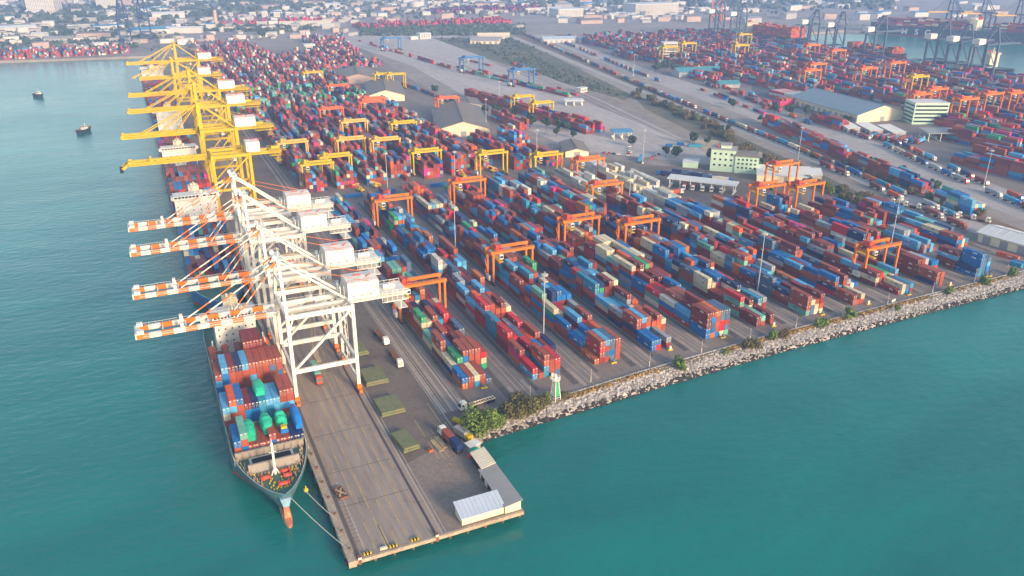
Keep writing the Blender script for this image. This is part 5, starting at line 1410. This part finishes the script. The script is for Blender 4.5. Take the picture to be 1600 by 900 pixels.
block('low white hall with dark doors near the horizon', 975, 1690, 70, 50, 18, 'farwhite', None, 'industrial_hall', 'hall')
for i in range(5): block(f'small cream villa in the row of five by the dark trees, {ordw(i)} from the left', 258+i*27, 1990-i*12, 15, 12, 11, 'farwhite', 'row of five villas', 'villa', 'villa')
# spread of small far buildings
g = random.Random(404)
kinds = [('white walled low building in the hazy town near the horizon','farwhite','roofwhite'),('grey walled factory shed in the hazy town near the horizon','fargrey','roofgrey'),('pinkish house block in the hazy town near the horizon','farpink','roofbrown'),('blue roofed shed in the hazy town near the horizon','farwhite','roofblue')]
made = []
def infield(x, y):
    return (500 < x < 690 and y < 1480) or (x > 1040 and y < 1150)
n = 0
while n < 180:
    v = g.random(); y = 1420 + 1500*v**1.2; c_ = y*.32
    x = g.uniform(-380 - (y-1400)*.25, 950 + (y-1300)*.75)
    if infield(x, y) or (x > 1000 and y < 1250) or (x < 720 and x > 380 and y < 1680) or (250 < x < 400 and y < 1560): continue
    lab, wl, rf = g.choice(kinds)
    big = g.random() < .25; w_, d_, h = (g.uniform(40,90), g.uniform(16,34), g.uniform(6,12)) if big else (g.uniform(10,28), g.uniform(8,16), g.uniform(4,13))
    t = thing('far_building', lab, 'building', (x,y,0), g.uniform(-.5,.5), 'low buildings of the hazy far town: ' + wl)
    b = MB(); b.box(-w_/2,w_/2,-d_/2,d_/2,0,h); b.build('wall', M[wl], t)
    b = MB(); b.extr([(-d_/2-.5,h+.01),(d_/2+.5,h+.01),(0,h+d_*.14)], 'x', -w_/2-.5, w_/2+.5); b.build('roof', M[rf], t)
    n += 1
n = 0
while n < 115:
    y = g.uniform(1230, 2500); x = g.uniform(950, 2300)
    if x + y < 2560 or (x > 1560 and y < 1150): continue
    lab, wl, rf = g.choice(kinds)
    w_, d_, h = g.uniform(14,60), g.uniform(10,26), g.uniform(5,14)
    t = thing('far_building', lab, 'building', (x,y,0), g.uniform(-.5,.5), 'low buildings of the hazy far town: ' + wl)
    b = MB(); b.box(-w_/2,w_/2,-d_/2,d_/2,0,h); b.build('wall', M[wl], t)
    b = MB(); b.extr([(-d_/2-.5,h+.01),(d_/2+.5,h+.01),(0,h+d_*.14)], 'x', -w_/2-.5, w_/2+.5); b.build('roof', M[rf], t)
    n += 1
tb = MB(); q = random.Random(88); n = 0
while n < 1500:
    y = 1450 + 1900*q.random()**1.1; x = q.uniform(-420-(y-1400)*.25, 1000+(y-1300)*.95)
    if (380 < x < 780 and y < 1690) or (x > 560 and x + y < 2560): continue
    w_, d_, h = q.uniform(6,26), q.uniform(6,14), q.uniform(3,9); rz = q.uniform(-.6,.6); m_ = q.choice((0,1,1,2,3))
    tb.rbox(x, y, 0, h, w_, d_, rz, m_); tb.rbox(x, y, h+.02, h+.8, w_+.8, d_+.8, rz, q.choice((4,5,5,6)))
    n += 1
o = tb.build('distant_town', [M['farwhite'], M['fargrey'], M['farpink'], M['concrete_b'], M['roofwhite'], M['roofgrey'], M['roofbrown']]); tag(o, 'low pale sprawl of countless small houses and sheds towards the horizon', 'town', kind='stuff')
# far tank
b = MB(); b.cyl((0,0,0),(0,0,14),22,24); b.cyl((0,0,14),(0,0,17),22,24,r2=3); tag(b.build('storage_tank', M['farwhite'], None, (740,2160,0)), 'round white storage dome near the horizon', 'tank')
# ------------------------------------------------------------------ vegetation
def tree_parts(seed, h, r, n, leaf, trunk=True, flat_=.8, lump=7, ls=.55):
    q = random.Random(seed); tb = MB(); cb = MB()
    cz = h*.62 if trunk else r*flat_*.7
    if trunk:
        tb.cyl((0,0,-.2),(0,0,h*.3),h*.03,7,r2=h*.022); tb.cyl((0,0,h*.3),(q.uniform(-.3,.3),q.uniform(-.3,.3),h*.66),h*.022,6,r2=h*.008)
    lumps = []
    for i in range(lump):
        a = q.uniform(0, 2*PI); rr_ = r*q.uniform(.25,.72); z = cz + q.uniform(-.5,.55)*r*flat_
        c = Vector((math.cos(a)*rr_, math.sin(a)*rr_, max(z, r*.2))); lumps.append((c, r*q.uniform(.32,.55)))
        if trunk: tb.cyl((0,0,h*q.uniform(.25,.45)), c, h*.012, 5, r2=h*.004)
        else: tb.cyl((0,0,-.1), c, .08, 5, r2=.03)
    lumps.append((Vector((0,0,cz)), r*.55))
    for i in range(n):
        c, lr = q.choice(lumps); d = Vector((q.gauss(0,1),q.gauss(0,1),q.gauss(0,1))).normalized()
        p = c + d*lr*q.uniform(.55,1.06)*Vector((1,1,.85)).length/1.65
        if p.z < .05: p.z = q.uniform(.05,.5)
        u = d.cross(Vector((q.random(),q.random(),q.random()+.1))).normalized(); w_ = d.cross(u); u, w_ = (u+d*q.uniform(-.5,.5))*ls*q.uniform(.6,1.3), (w_+d*q.uniform(-.4,.4))*ls*q.uniform(.5,1.1)
        k = len(cb.v); cb.v += [tuple(p-u-w_*.3), tuple(p+w_), tuple(p+u-w_*.2), tuple(p-w_)]; cb.f.append((k,k+1,k+2,k+3)); cb.m.append(0)
    return tb.mesh('trunk', M['bark']), cb.mesh('crown', M[leaf])
TV = {}
def tvar(kind, i):
    k = (kind, i)
    if k not in TV:
        TV[k] = {'tree': lambda: tree_parts(10+i, 9, 4.2, 700, 'leafdark', ls=.75), 'green': lambda: tree_parts(30+i, 6, 3.3, 650, 'leaf', ls=.55),
                 'bigbush': lambda: tree_parts(150+i, 3.4, 2.6, 2600, 'leaf', False, lump=16, ls=.17), 'thicket': lambda: tree_parts(170+i, 2.6, 3.6, 2200, 'leafolive', False, .5, lump=14, ls=.22),
                 'bush': lambda: tree_parts(50+i, 3.4, 2.6, 620, 'leaf', False, ls=.36), 'olive': lambda: tree_parts(70+i, 2.6, 3.6, 700, 'leafolive', False, .55, ls=.38),
                 'brown': lambda: tree_parts(90+i, 3, 4.2, 620, 'leafbrown', False, .6, ls=.45), 'dry': lambda: tree_parts(95+i, 1.0, 1.6, 160, 'dry', False, .5, 4, ls=.28)}[kind]()
    return TV[k]
def plant(kind, i, x, y, sc, label, group, name='tree', cat='tree', z=0):
    t = thing(name, label, cat, (x,y,z), (x*7.3+y*3.1) % 6.28, group); t.scale = (sc,sc,sc*(.85+.3*((x*13.7) % 1)))
    a, c = tvar(kind, i); link('trunk' if kind in ('tree','green') else 'stem', a, t); link('crown', c, t); return t
SB = 'bushes along the seawall'
def bush(kind, i, x, y, sc, label): plant(kind, i, x, y, sc, label, SB, 'bush', 'bush', -.1)
bush('bigbush', 0, 62.0, 49.6, 2.9, 'large green bush at the pier root beside the sheds')
bush('bigbush', 1, 66.5, 48.4, 2.0, 'rounded green bush leaning out over the first rocks')
bush('thicket', 0, 77.5, 53.2, 1.8, 'wide olive thicket left of the beacon, nearer the bush'); bush('thicket', 1, 83.5, 54.2, 1.95, 'wide olive thicket just left of the beacon')
bush('thicket', 2, 89.5, 55.8, 1.5, 'low olive thicket filling the gap left of the beacon'); bush('bush', 2, 94.8, 57.4, 1.0, 'dark green bush at the left foot of the beacon'); bush('olive', 1, 101.5, 57.8, .85, 'small brownish thicket at the right foot of the beacon')
for i, (x, y, s_, k, l) in enumerate(((158.5,60,1.45,'bush','round green bush alone on the seawall, right of the beacon'),(199,61.5,1.3,'olive','yellowish shrub on the rocks midway along the seawall'),(213,63.4,1.35,'bush','tall green shrub in the middle of the seawall'),(243.5,65,1.4,'bush','round green bush on the seawall below the gantry crane'),(263,66,1.65,'green','largest green shrub right of centre on the seawall'),
        (291.5,63,.8,'bush','small dark shrub half down the rocks'),(333.5,68,1.1,'bush','small round shrub on the seawall near the right edge'),(362,69,1.25,'bush','dark green shrub on the seawall beside the last blocks'),(385,69.5,1.4,'bush','green shrub at the right edge of the seawall'),(185,62,.6,'bush','tiny green shrub on the seawall between two larger ones'),(221,64.5,.8,'brown','brown dry shrub beside the tall green one'))):
    bush(k, i % 3, x, y-1.2, s_*(.62 if k == 'green' else 1), l)
g = random.Random(9); x = 100; dm = MB()
while x < 400:
    if (105 < x < 150 and g.random() < .5) or (185 < x < 320 and g.random() < .7) or (340 < x < 380 and g.random() < .4):
        for j in range(26):
            px, py = x+g.uniform(-1.2,1.2), seay(x)-.6+g.gauss(0,.8); hh = g.uniform(.25,.7); a = g.uniform(0, PI); dx, dy = math.cos(a)*.3, math.sin(a)*.3
            k = len(dm.v); dm.v += [(px-dx,py-dy,0),(px+dx,py+dy,0),(px+dx*1.6+g.uniform(-.2,.2),py+dy*1.6,hh),(px-dx*.6,py-dy*.6,hh*1.2)]; dm.f.append((k,k+1,k+2,k+3)); dm.m.append(0)
    x += 1.1
o = dm.build('dry_grass', M['dry']); tag(o, 'tufts of dry yellow grass along the top of the seawall', 'grass', kind='stuff')
TREES = [(314,528,1.5),(307,596,1.3),(322,585,1.3),(300,612,1.2),(334,505,1.2),(324,512,1.3),(296,756,1.2),(338,498,1.0),(362,416,1.1),(367,372,1.0),(372,366,1.1),(380,372,1.0),(417,400,1.1),(425,392,.9),(394,346,1.3),(402,338,1.2),(410,330,1.1),(420,352,1.0),(674,806,1.5),(660,800,1.6),(646,798,1.4),(636,790,1.4),(655,770,1.3),(540,456,.9),(590,470,1.5),(597,452,1.4),(600,432,1.4),(610,408,1.2),(585,486,1.2),(503,276,1.0),(486,203,1.1),(494,240,1.0),(198,1450,2.2),(560,524,1.2),(570,540,1.1),(500,600,1.0),(494,560,.9),(488,500,.9),(478,430,.9),(512,640,1.0),(330,470,.9),(318,480,1.0)]
for i, (x, y, s_) in enumerate(TREES):
    plant('tree', i % 4, x, y, s_, f'dark leafy tree standing among the roads and sheds, {ordw(i)} counted from the water' if i < 46 else 'x', 'trees among the sheds and roads')
q = random.Random(31)
VS = []
vp = [(504,640),(500,560),(478,470),(455,400),(436,330),(424,280),(414,220),(418,180)]
n = 0
for i in range(110):
    k = q.randrange(len(vp)-1); u = q.random(); x = vp[k][0]+(vp[k+1][0]-vp[k][0])*u + q.uniform(-9,9); y = vp[k][1]+(vp[k+1][1]-vp[k][1])*u
    VS.append((x,y))
VS += [(482+q.uniform(-4,4)+ (y_-150)*.14-20, y_) for y_ in range(150, 330, 14)]
VS += [(q.uniform(388,448), q.uniform(258,345)) for _ in range(26)]
VS = [p for p in VS if not (372 < p[0] < 440 and 262 < p[1] < 332 and p[0] + p[1]*.9 < 690)]
VS.sort(key=lambda p: p[1])
for i, (x, y) in enumerate(VS):
    kd = q.choice(['olive','brown','olive','bush']); plant(kd, q.randrange(3), x, y, q.uniform(.8,1.7), {'olive':'olive','brown':'brown','bush':'green'}[kd] + ' scrub bush on the overgrown verge beside the truck road', 'scrub bushes on the verge: ' + kd, 'bush', 'bush')
# woods far off, countless crowns
q = random.Random(55); wb = MB()
def inpoly(x, y, P):
    c = False
    for (x0,y0),(x1,y1) in zip(P, P[1:]+P[:1]):
        if (y0 > y) != (y1 > y) and x < (x1-x0)*(y-y0)/(y1-y0)+x0: c = not c
    return c
WOODS = [([(443,1655),(772,1505),(684,1325),(520,1380),(384,1440)], 1500, 3.6), ([(60,1700),(102,1820),(344,1640),(320,1560),(200,1610)], 560, 4.0), ([(-420,1400),(-20,1400),(-10,1500),(40,1560),(30,1900),(-420,1900)], 1300, 3.8), ([(-500,1500),(60,1560),(160,1800),(900,1750),(1500,1500),(2000,1700),(1600,2700),(-500,2900)], 2600, 4.2),
         ([(-500,1950),(100,2000),(700,2300),(500,2600),(-500,2500)], 700, 7), ([(1000,2050),(1900,1500),(2300,1900),(1400,2500)], 600, 8), ([(300,2500),(1500,2500),(1800,3200),(0,3200)], 800, 10), ([(500,1020),(560,1010),(500,660),(480,640),(478,900)], 260, 1.8), ([(510,1330),(640,1290),(590,1020),(505,1030)], 160, 2.4)]
for P, n, r_ in WOODS:
    xs = [p[0] for p in P]; ys = [p[1] for p in P]; k = 0
    while k < n:
        x, y = q.uniform(min(xs),max(xs)), q.uniform(min(ys),max(ys))
        if not inpoly(x, y, P): continue
        s_ = r_*q.uniform(.6,1.3); wb.blob((x,y,s_*.6), (s_,s_,s_*.9), q, q.choice((0,0,0,1)), .4); k += 1
o = wb.build('far_woods', [M['leafwood'], M['leafgrey']]); tag(o, 'dense dark woodland spread behind the port towards the horizon', 'woods', kind='stuff')

# ------------------------------------------------------------------ street furniture and small things
def mast(label, x, y, h):
    t = thing('light_mast', label, 'light mast', (x,y,0), 0, 'tall light masts in the yards')
    b = MB(); b.cyl((0,0,.8),(0,0,h),.30,10,r2=.15); b.build('pole', M['steel'], t)
    b = MB(); b.cyl((0,0,0),(0,0,.8),1.0,10); b.build('base', M['white'], t)
    b = MB(); b.cyl((0,0,h-.3),(0,0,h),1.0,14); b.cyl((0,0,h),(0,0,h+1.2),.12,5)
    hd = b.build('head_ring', M['steel'], t)
    for i in range(8):
        a = i*PI/4; c, s_ = math.cos(a), math.sin(a)
        b = MB(); b.rbox(c*1.25, s_*1.25, h-.7, h-.1, .6, .7, a); b.build('floodlight', M['farwhite'], hd)
for i, (x, y, h, l) in enumerate(((116.7,105.7,33,'nearest light mast, rising between the third and fourth blocks'),(242.5,108.2,33,'light mast in front right, between stacks near the seawall'),(118,221.6,31,'light mast in mid yard behind the nearest one'),(353,123,33,'light mast beside the rightmost orange gantry crane'),(119,361,31,'light mast on the cross road left of the orange gantry crane'),(165,345,31,'light mast standing at the cross road between two orange gantry cranes'),
        (251,386,31,'light mast at the yellow gantry crane beyond the white stacks'),(268,531,31,'light mast beside the gable of the large brown warehouse'),(337,362,28,'light mast by the car park behind the white stacks'),(253,250,30,'light mast amid the white refrigerated stacks'),(454,309,30,'light mast beside the truck queue right of the office'),(592,777,28,'light mast on the far verge, left of three'),(709,813,28,'light mast by the white tower block'),(719,719,28,'light mast by the teal roofed hall'),(330,640,28,'light mast by the dark trees behind the warehouse'),(530,196,28,'light mast on the far truck road at right'))):
    mast(l, x, y, h)
# beacon
t = thing('beacon_tower', 'white and green lattice beacon tower on the seawall', 'beacon', (97.6, 57.2, 0), .3)
b = MB()
for sx in (-1,1):
    for sy in (-1,1): b.bar((sx*1.5,sy*1.5,0),(sx*.75,sy*.75,9.2),.3)
for z in (1.2,3.4,5.6,7.6):
    a = 1.5-.75*z/9.2
    for p, q_ in (((-a,-a),(a,-a)),((a,-a),(a,a)),((a,a),(-a,a)),((-a,a),(-a,-a))): b.bar((*p,z),(*q_,z),.16)
b.build('lattice_frame', M['white'], t)
b = MB(); b.quadbox([(-1.25,-1.42,2),(1.25,-1.42,2),(1.25,-1.36,2),(-1.25,-1.36,2),(-.78,-.92,8.4),(.78,-.92,8.4),(.78,-.86,8.4),(-.78,-.86,8.4)]); b.build('panel', M['c_g'], t)
b = MB(); b.quadbox([(-1.42,-1.25,2),(-1.36,-1.25,2),(-1.36,1.25,2),(-1.42,1.25,2),(-.92,-.78,8.4),(-.86,-.78,8.4),(-.86,.78,8.4),(-.92,.78,8.4)]); b.build('panel', M['white'], t)
b = MB(); b.cyl((0,0,9.2),(0,0,9.5),1.9,14)
for i in range(10): a = i*PI/5; b.bar((1.8*math.cos(a),1.8*math.sin(a),9.5),(1.8*math.cos(a),1.8*math.sin(a),10.6),.1)
for i in range(10): a = i*PI/5; c_ = (i+1)*PI/5; b.bar((1.8*math.cos(a),1.8*math.sin(a),10.6),(1.8*math.cos(c_),1.8*math.sin(c_),10.6),.1)
b.cyl((0,0,9.5),(0,0,11.2),.6,10); b.build('gallery', M['white'], t)
# roadside posts
for i, (x, y) in enumerate(((88.5,61.5),(117.5,63.5),(147,64.5),(175,65.5),(203,66.5),(231,67.5),(261,68.2),(292,69),(325,70),(358,71),(384,71.5))):
    t = thing('marker_post', f'white and red marker post beside the seawall road, {ordw(i)} from the pier', 'post', (x,y,0), 0, 'marker posts along the seawall road')
    b = MB(); b.cyl((0,0,0),(0,0,2.4),.16,6); b.build('lower_post', M['white'], t); b = MB(); b.cyl((0,0,2.4),(0,0,6.2),.13,6); b.build('upper_post', M['farpink'], t)
# low barrier between road and rocks
t = thing('guard_rail', 'long low grey guard rail between the seawall road and the rocks', 'guard rail', (0,0,0))
b = MB(); p_ = MB()
for (x0,y0),(x1,y1) in zip(SEA[1:], SEA[2:8]):
    b.bar((x0,y0+1.0,.55),(x1,y1+1.0,.55),.08,.22); n = int((x1-x0)/3)
    for i in range(n): xx = x0+(x1-x0)*i/n; yy = y0+(y1-y0)*i/n+1.0; p_.box(xx-.08,xx+.08,yy-.08,yy+.08,0,.8)
b.build('rail', M['steel'], t); po_ = p_.build('posts', M['steel'], t); po_['kind'] = 'stuff'
t = thing('wire_fence', 'rusty wire fence with posts between the pier yard and the large bush', 'fence', (0,0,0))
b = MB(); pts = [(57.3,36),(57.6,46),(58.6,51),(60.5,53.6)]
for (x0,y0),(x1,y1) in zip(pts, pts[1:]):
    for z in (.4,.9,1.4,1.9): b.bar((x0,y0,z),(x1,y1,z),.05)
b.build('wires', M['rusty'], t)
for x0, y0 in pts: b = MB(); b.bar((x0,y0,0),(x0,y0,2.1),.14); b.build('post', M['rusty'], t)
# yellow end stands at the waterside end of every block
for k, x0 in enumerate(BX[:11]):
    for dx in ((8.5,) if k < 10 else (6.5, 9.5)):
        t = thing('end_stand', f'yellow stand with small white box at the waterside end of the {ordw(k)} block' + ('' if k < 10 else ', left one' if dx < 7 else ', right one'), 'barrier', (x0+dx, 73.6 if k else 77.2, 0), 0, 'yellow stands at the block ends')
        b = MB(); b.box(-1.3,1.3,-.5,.5,0,.55); b.build('base', M['yellow'], t)
        b = MB(); b.box(-.5,.5,-.3,.3,.55,2.0); b.build('box', M['white'] if k % 2 else M['hullpale'], t)
# green hatch covers on the apron
for i, (x, y, rz, w_, l, l2) in enumerate(((36.2,131,.02,8,11,'farthest up the quay'),(36.3,104,.0,9.6,12.6,'beside the nearest crane'),(35.4,78.6,.02,9.8,12,'second from the pier sheds'),(33.6,52.5,.12,6.4,12,'nearest the pier end'))):
    t = thing('hatch_cover', f'green steel ship hatch cover lying on the quay, {l2}', 'hatch cover', (x,y,0), rz, 'hatch covers laid on the quay')
    for z, s_ in ((.25, 0),(1.25, .25)):
        b = MB(); b.box(-w_/2+s_,w_/2-s_,-l/2+s_*.4,-.06,z,z+.85); b.box(-w_/2+s_,w_/2-s_,.06,l/2-s_*.4,z,z+.85)
        for q_ in range(5): xx = -w_/2+.8+q_*(w_-1.6)/4; b.box(xx-.07,xx+.07,-l/2+.5,-.3,z+.852,z+.9); b.box(xx-.07,xx+.07,.3,l/2-.5,z+.852,z+.9)
        b.build('panel', M['olive'], t)
    b = MB()
    for xx in (-w_/2+.4,w_/2-.4):
        for yy in (-l/2+.4,l/2-.4): b.box(xx-.25,xx+.25,yy-.25,yy+.25,0,.25)
    b.build('block', M['rusty'], t)
# bollards, tyre fenders on the quay edge
for i, y in enumerate(range(5, 60, 9)):
    t = thing('bollard', f'dark mooring bollard on the pier edge, {ordw(i)} from the corner', 'bollard', (1.0, y, .25), 0, 'bollards on the pier edge')
    b = MB(); b.cyl((0,0,0),(0,0,.6),.3,8,r2=.24); b.cyl((0,0,.6),(0,0,.85),.5,8); b.build('post', M['rusty'], t)
for i, y in enumerate(range(2, 60, 8)):
    t = thing('tyre_fender', f'black rubber tyre fender hanging on the pier side, {ordw(i)} from the corner', 'fender', (-.75, y, -1.4), 0, 'tyre fenders on the pier side')
    b = MB(); b.cyl((-.35,0,0),(.28,0,0),1.05,14); b.build('tyre', M['rubber'], t); b = MB(); b.cyl((-.37,0,0),(-.355,0,0),.5,12); b.build('hub', M['rusty'], t)
for i, (x, y) in enumerate(((5.6,1.3),(13.6,1.3),(20.4,1.3))):
    t = thing('crane_stop', f'yellow and black striped stop block on the pier end edge, {ordw(i)} from the corner', 'stop block', (x,y,.1), 0, 'striped stop blocks on the pier end')
    b = MB()
    for k in range(5): b.box(-1.2+k*.48,-1.2+k*.48+.48,-.45,.45,0,.55,k % 2)
    b.build('block', [M['yellow'], M['rubber']], t)
b = MB(); b.box(-.3,.3,-.2,.2,0,.5); b.box(-1.1,1.1,-.45,.45,.02,.55); tag(b.build('concrete_block', M['cream'], None, (10.6,1.5,.1)), 'pale concrete block on the pier end edge', 'block')
b = MB(); b.box(-.22,.22,-5,5,0,.25); tag(b.build('rusty_beam', M['tan'], None, (12.4, 7.2, .01)), 'tan steel beam lying on the pier deck near its end', 'beam')
t = thing('lifting_frame', 'rusty lifting frame lying at the seaward rail of the pier', 'frame', (5.2, 33, .02), .15)
b = MB(); 
for yy in (-3,0,3): b.bar((-1.6,yy,.5),(1.6,yy,.5),.4,.6)
for xx in (-1.3,1.3): b.bar((xx,-3.4,.6),(xx,3.4,.6),.35,.5)
b.build('frame', M['rusty'], t); b = MB(); b.bar((-1,-2,.9),(1,2,.9),.4,.3); b.bar((1,-2,.95),(-1,2,.95),.4,.3); b.build('spreader_bar', M['tan'], t)
for x, y, nm in ((2.9, .1, 'left'), (27.1, .1, 'right')):
    t = thing('rail_end_post', f'rusty end stop post of the {"seaward" if nm == "left" else "landward"} crane rail', 'end stop', (x,y,0), 0, 'end stops of the crane rails'); b = MB(); b.box(-.5,.5,-.5,.6,-1.6,1.2); b.build('post', M['rusty'], t); b = MB(); b.box(-.55,.55,-.56,-.5,.3,1.0); b.build('plate', M['white'], t)
# machines beside the pier sheds
t = thing('yellow_container', 'yellow tank trailer beside the wire fence', 'tank trailer', (56.2, 55.6, 0), R(28))
b = MB(); b.cyl((0,-3,1.5),(0,3,1.5),1.0,12); b.build('tank', M['yellow'], t); b = MB(); b.box(-.9,.9,-2.8,2.8,.4,.7); b.cyl((-1,-1.8,.4),(1,-1.8,.4),.4,8); b.build('chassis', M['rusty'], t)
t = thing('box_truck', 'grey roofed box truck beside the fence', 'truck', (53.6, 48.8, 0), R(18))
b = MB(); b.box(-1.25,1.25,-4,2.2,.9,3.5); b.build('cargo_box', M['roofgrey'], t); b = MB(); b.box(-1.15,1.15,-6.2,-4.1,.6,2.8); b.build('cab', M['yellow'], t)
for yy in (-5.2,-1,.6): b = MB(); b.cyl((-1.2,yy,.5),(1.2,yy,.5),.5,10); b.build('wheel', M['rubber'], t)
t = thing('flat_trailer', 'blue flat trailer parked between truck and fence', 'trailer', (56.3, 48.6, 0), R(18)); b = MB(); b.box(-1.1,1.1,-4,4,.9,1.5); b.build('bed', M['bluegrey'], t); [ (lambda q: (q.cyl((-1.1,yy,.5),(1.1,yy,.5),.5,10), q.build('wheel', M['rubber'], t)))(MB()) for yy in (-2.6,-1.4)]
t = thing('site_hut', 'small white roofed hut at the pier root', 'hut', (54.6, 38.6, 0), R(12)); b = MB(); b.box(-2.2,2.2,-1.6,1.6,0,2.6); b.build('wall', M['fargrey'], t); b = MB(); b.box(-2.5,2.5,-1.9,1.9,2.6,2.8); b.build('roof', M['white'], t)
t = thing('generator', 'green tarpaulin covered generator in front of the small hut', 'generator', (54.2, 34.9, 0), R(8)); b = MB(); b.box(-1.6,1.6,-1.5,1.5,.3,2.2); b.build('housing', M['green'], t); b = MB(); b.box(-1.7,1.7,-1.7,1.7,0,.3); b.build('skid', M['rusty'], t)
t = thing('oil_drum', 'rusty red drum beside the generator', 'drum', (51.6, 34.6, 0)); b = MB(); b.cyl((0,0,0),(0,0,1.4),.8,12); b.build('drum', M['red'], t)
for i, (x, y) in enumerate(((45.6,47.5),(43.6,46.2))):
    t = thing('pallet_stack', ('left' if i else 'right') + ' stack of brown timber on the painted bay lines', 'timber', (x,y,0), .1, 'timber stacks on the bay lines'); b = MB()
    for k in range(4): b.box(-.9+k*.45,-.5+k*.45,-4,4,0,.35)
    b.build('timber', M['tan'], t)
t = thing('orange_crate', 'small orange crate on the asphalt near the pier slab', 'crate', (40.2, 44.0, 0), .3); b = MB(); b.box(-.8,.8,-.7,.7,0,.8); b.build('body', M['redorange'], t); b = MB(); b.box(-.85,.85,-.75,.75,.8,.9); b.build('lid', M['rusty'], t)
t = thing('road_sign', 'white sign board lying low at the seawall road', 'sign', (297, 69.8, 0), .2); b = MB(); b.box(-1.6,1.6,-.08,.08,.6,1.9); b.build('board', M['white'], t); b = MB(); b.bar((-1.2,0,0),(-1.2,0,.6),.12); b.bar((1.2,0,0),(1.2,0,.6),.12); b.build('leg', M['steel'], t)
# yard forklifts / reach stackers on the cross road
for i, (x, y, rz) in enumerate(((103,379,.4),(117,383,1.2),(186,384,.2),(193,398,2.0),(214,388,1.0))):
    t = thing('reach_stacker', f'yellow reach stacker working on the cross road, {ordw(i)} from the quay', 'reach stacker', (x,y,0), rz, 'reach stackers on the cross road')
    b = MB(); b.box(-1.6,1.6,-3.4,2.6,.8,2.0); b.box(-.8,.8,-.6,1.2,2.0,3.4); b.build('body', M['yellow'], t); b = MB(); b.bar((0,-3,2.8),(0,4.6,5.2),.7); b.box(-3,3,4.2,5.0,4.2,4.8); b.build('boom', M['paleyellow'], t)
    for xx in (-1.5,1.5):
        for yy in (-2.4,1.8): b = MB(); b.cyl((xx-.35,yy,.8),(xx+.35,yy,.8),.8,10); b.build('wheel', M['rubber'], t)
# parked cars
q = random.Random(8)
def car(label, x, y, rz, m):
    t = thing('parked_car', label, 'car', (x,y,.02), rz, 'cars parked around the yards')
    b = MB(); b.extr([(-2.2,.35),(2.2,.35),(2.2,.85),(1.2,1.0),(-2.1,1.0)], 'x', -.85, .85); bd = b.build('body', M[m], t)
    b = MB(); b.extr([(-1.9,1.0),(1.1,1.0),(.4,1.5),(-1.4,1.5)], 'x', -.78, .78); b.build('cabin_glass', M['glass'], bd)
    b = MB(); b.extr([(-1.3,1.49),(.35,1.49),(.3,1.54),(-1.25,1.54)], 'x', -.74, .74); b.build('roof', M[m], bd)
    for yy in (-1.4,1.4):
        b = MB(); b.cyl((-.88,yy,.34),(.88,yy,.34),.34,8); b.build('wheel', M['rubber'], t)
spots = [(340+i*3.6, 388+i*5.5) for i in range(6)] + [(352+i*3.2, 372+i*2.2) for i in range(5)] + [(326+i*2.8, 405-i*3) for i in range(4)] + [(384+i*3, 396-i*2.5) for i in range(5)]
for i, (x, y) in enumerate(spots):
    m_ = q.choice(['white','white','bluegrey','red','steel']); car(f"{ {'white':'white','bluegrey':'dark','red':'red','steel':'silver'}[m_]} car parked on the paving behind the office, {ordw(i)} in order", x, y, q.uniform(0,PI), m_)
# a person standing on the pier
def person(x, y, rz):
    J = [(0,0,.92),(0,0,1.15),(0,0,1.4),(0,0,1.52),(0,.01,1.6),(0,.015,1.72),  (.1,0,.86),(.11,.03,.48),(.12,0,.08),(.13,.14,.05), (-.1,0,.86),(-.12,-.04,.48),(-.13,-.06,.08),(-.13,.08,.05), (.19,0,1.38),(.25,-.02,1.1),(.24,.08,.86), (-.19,0,1.38),(-.25,-.02,1.1),(-.24,.06,.86)]
    E_ = [(0,1),(1,2),(2,3),(3,4),(4,5),(0,6),(6,7),(7,8),(8,9),(0,10),(10,11),(11,12),(12,13),(2,14),(14,15),(15,16),(2,17),(17,18),(18,19)]
    rad = [.14,.13,.15,.06,.09,.08,.095,.065,.045,.04,.095,.065,.045,.04,.06,.048,.035,.06,.048,.035]
    me = bpy.data.meshes.new('person'); me.from_pydata(J, E_, []); me.update()
    o = link('person', me, None, (x,y,.02), rz)
    md = o.modifiers.new('skin', 'SKIN'); sv = me.skin_vertices[0].data
    for i, r_ in enumerate(rad): sv[i].radius = (r_, r_*.85)
    sv[0].use_root = True
    o.modifiers.new('sub', 'SUBSURF').levels = 2; o.modifiers['sub'].render_levels = 2
    me.materials.append(M['cloth']); tag(o, 'person in dark clothes standing on the pier slab near the sheds', 'person')
    b = MB(); b.blob((0,.015,1.69),(.10,.11,.12),q,0,.0,2); b.build('head', M['skin'], o, smooth=True)
    b = MB(); b.blob((0,0,1.73),(.115,.125,.1),q,0,.0,2); b.build('helmet', M['white'], o, smooth=True)
    b = MB(); b.blob((0,0,1.24),(.185,.135,.22),q,0,.02,2); b.build('vest', M['hivis'], o, smooth=True)
person(43.2, 31.5, .6)
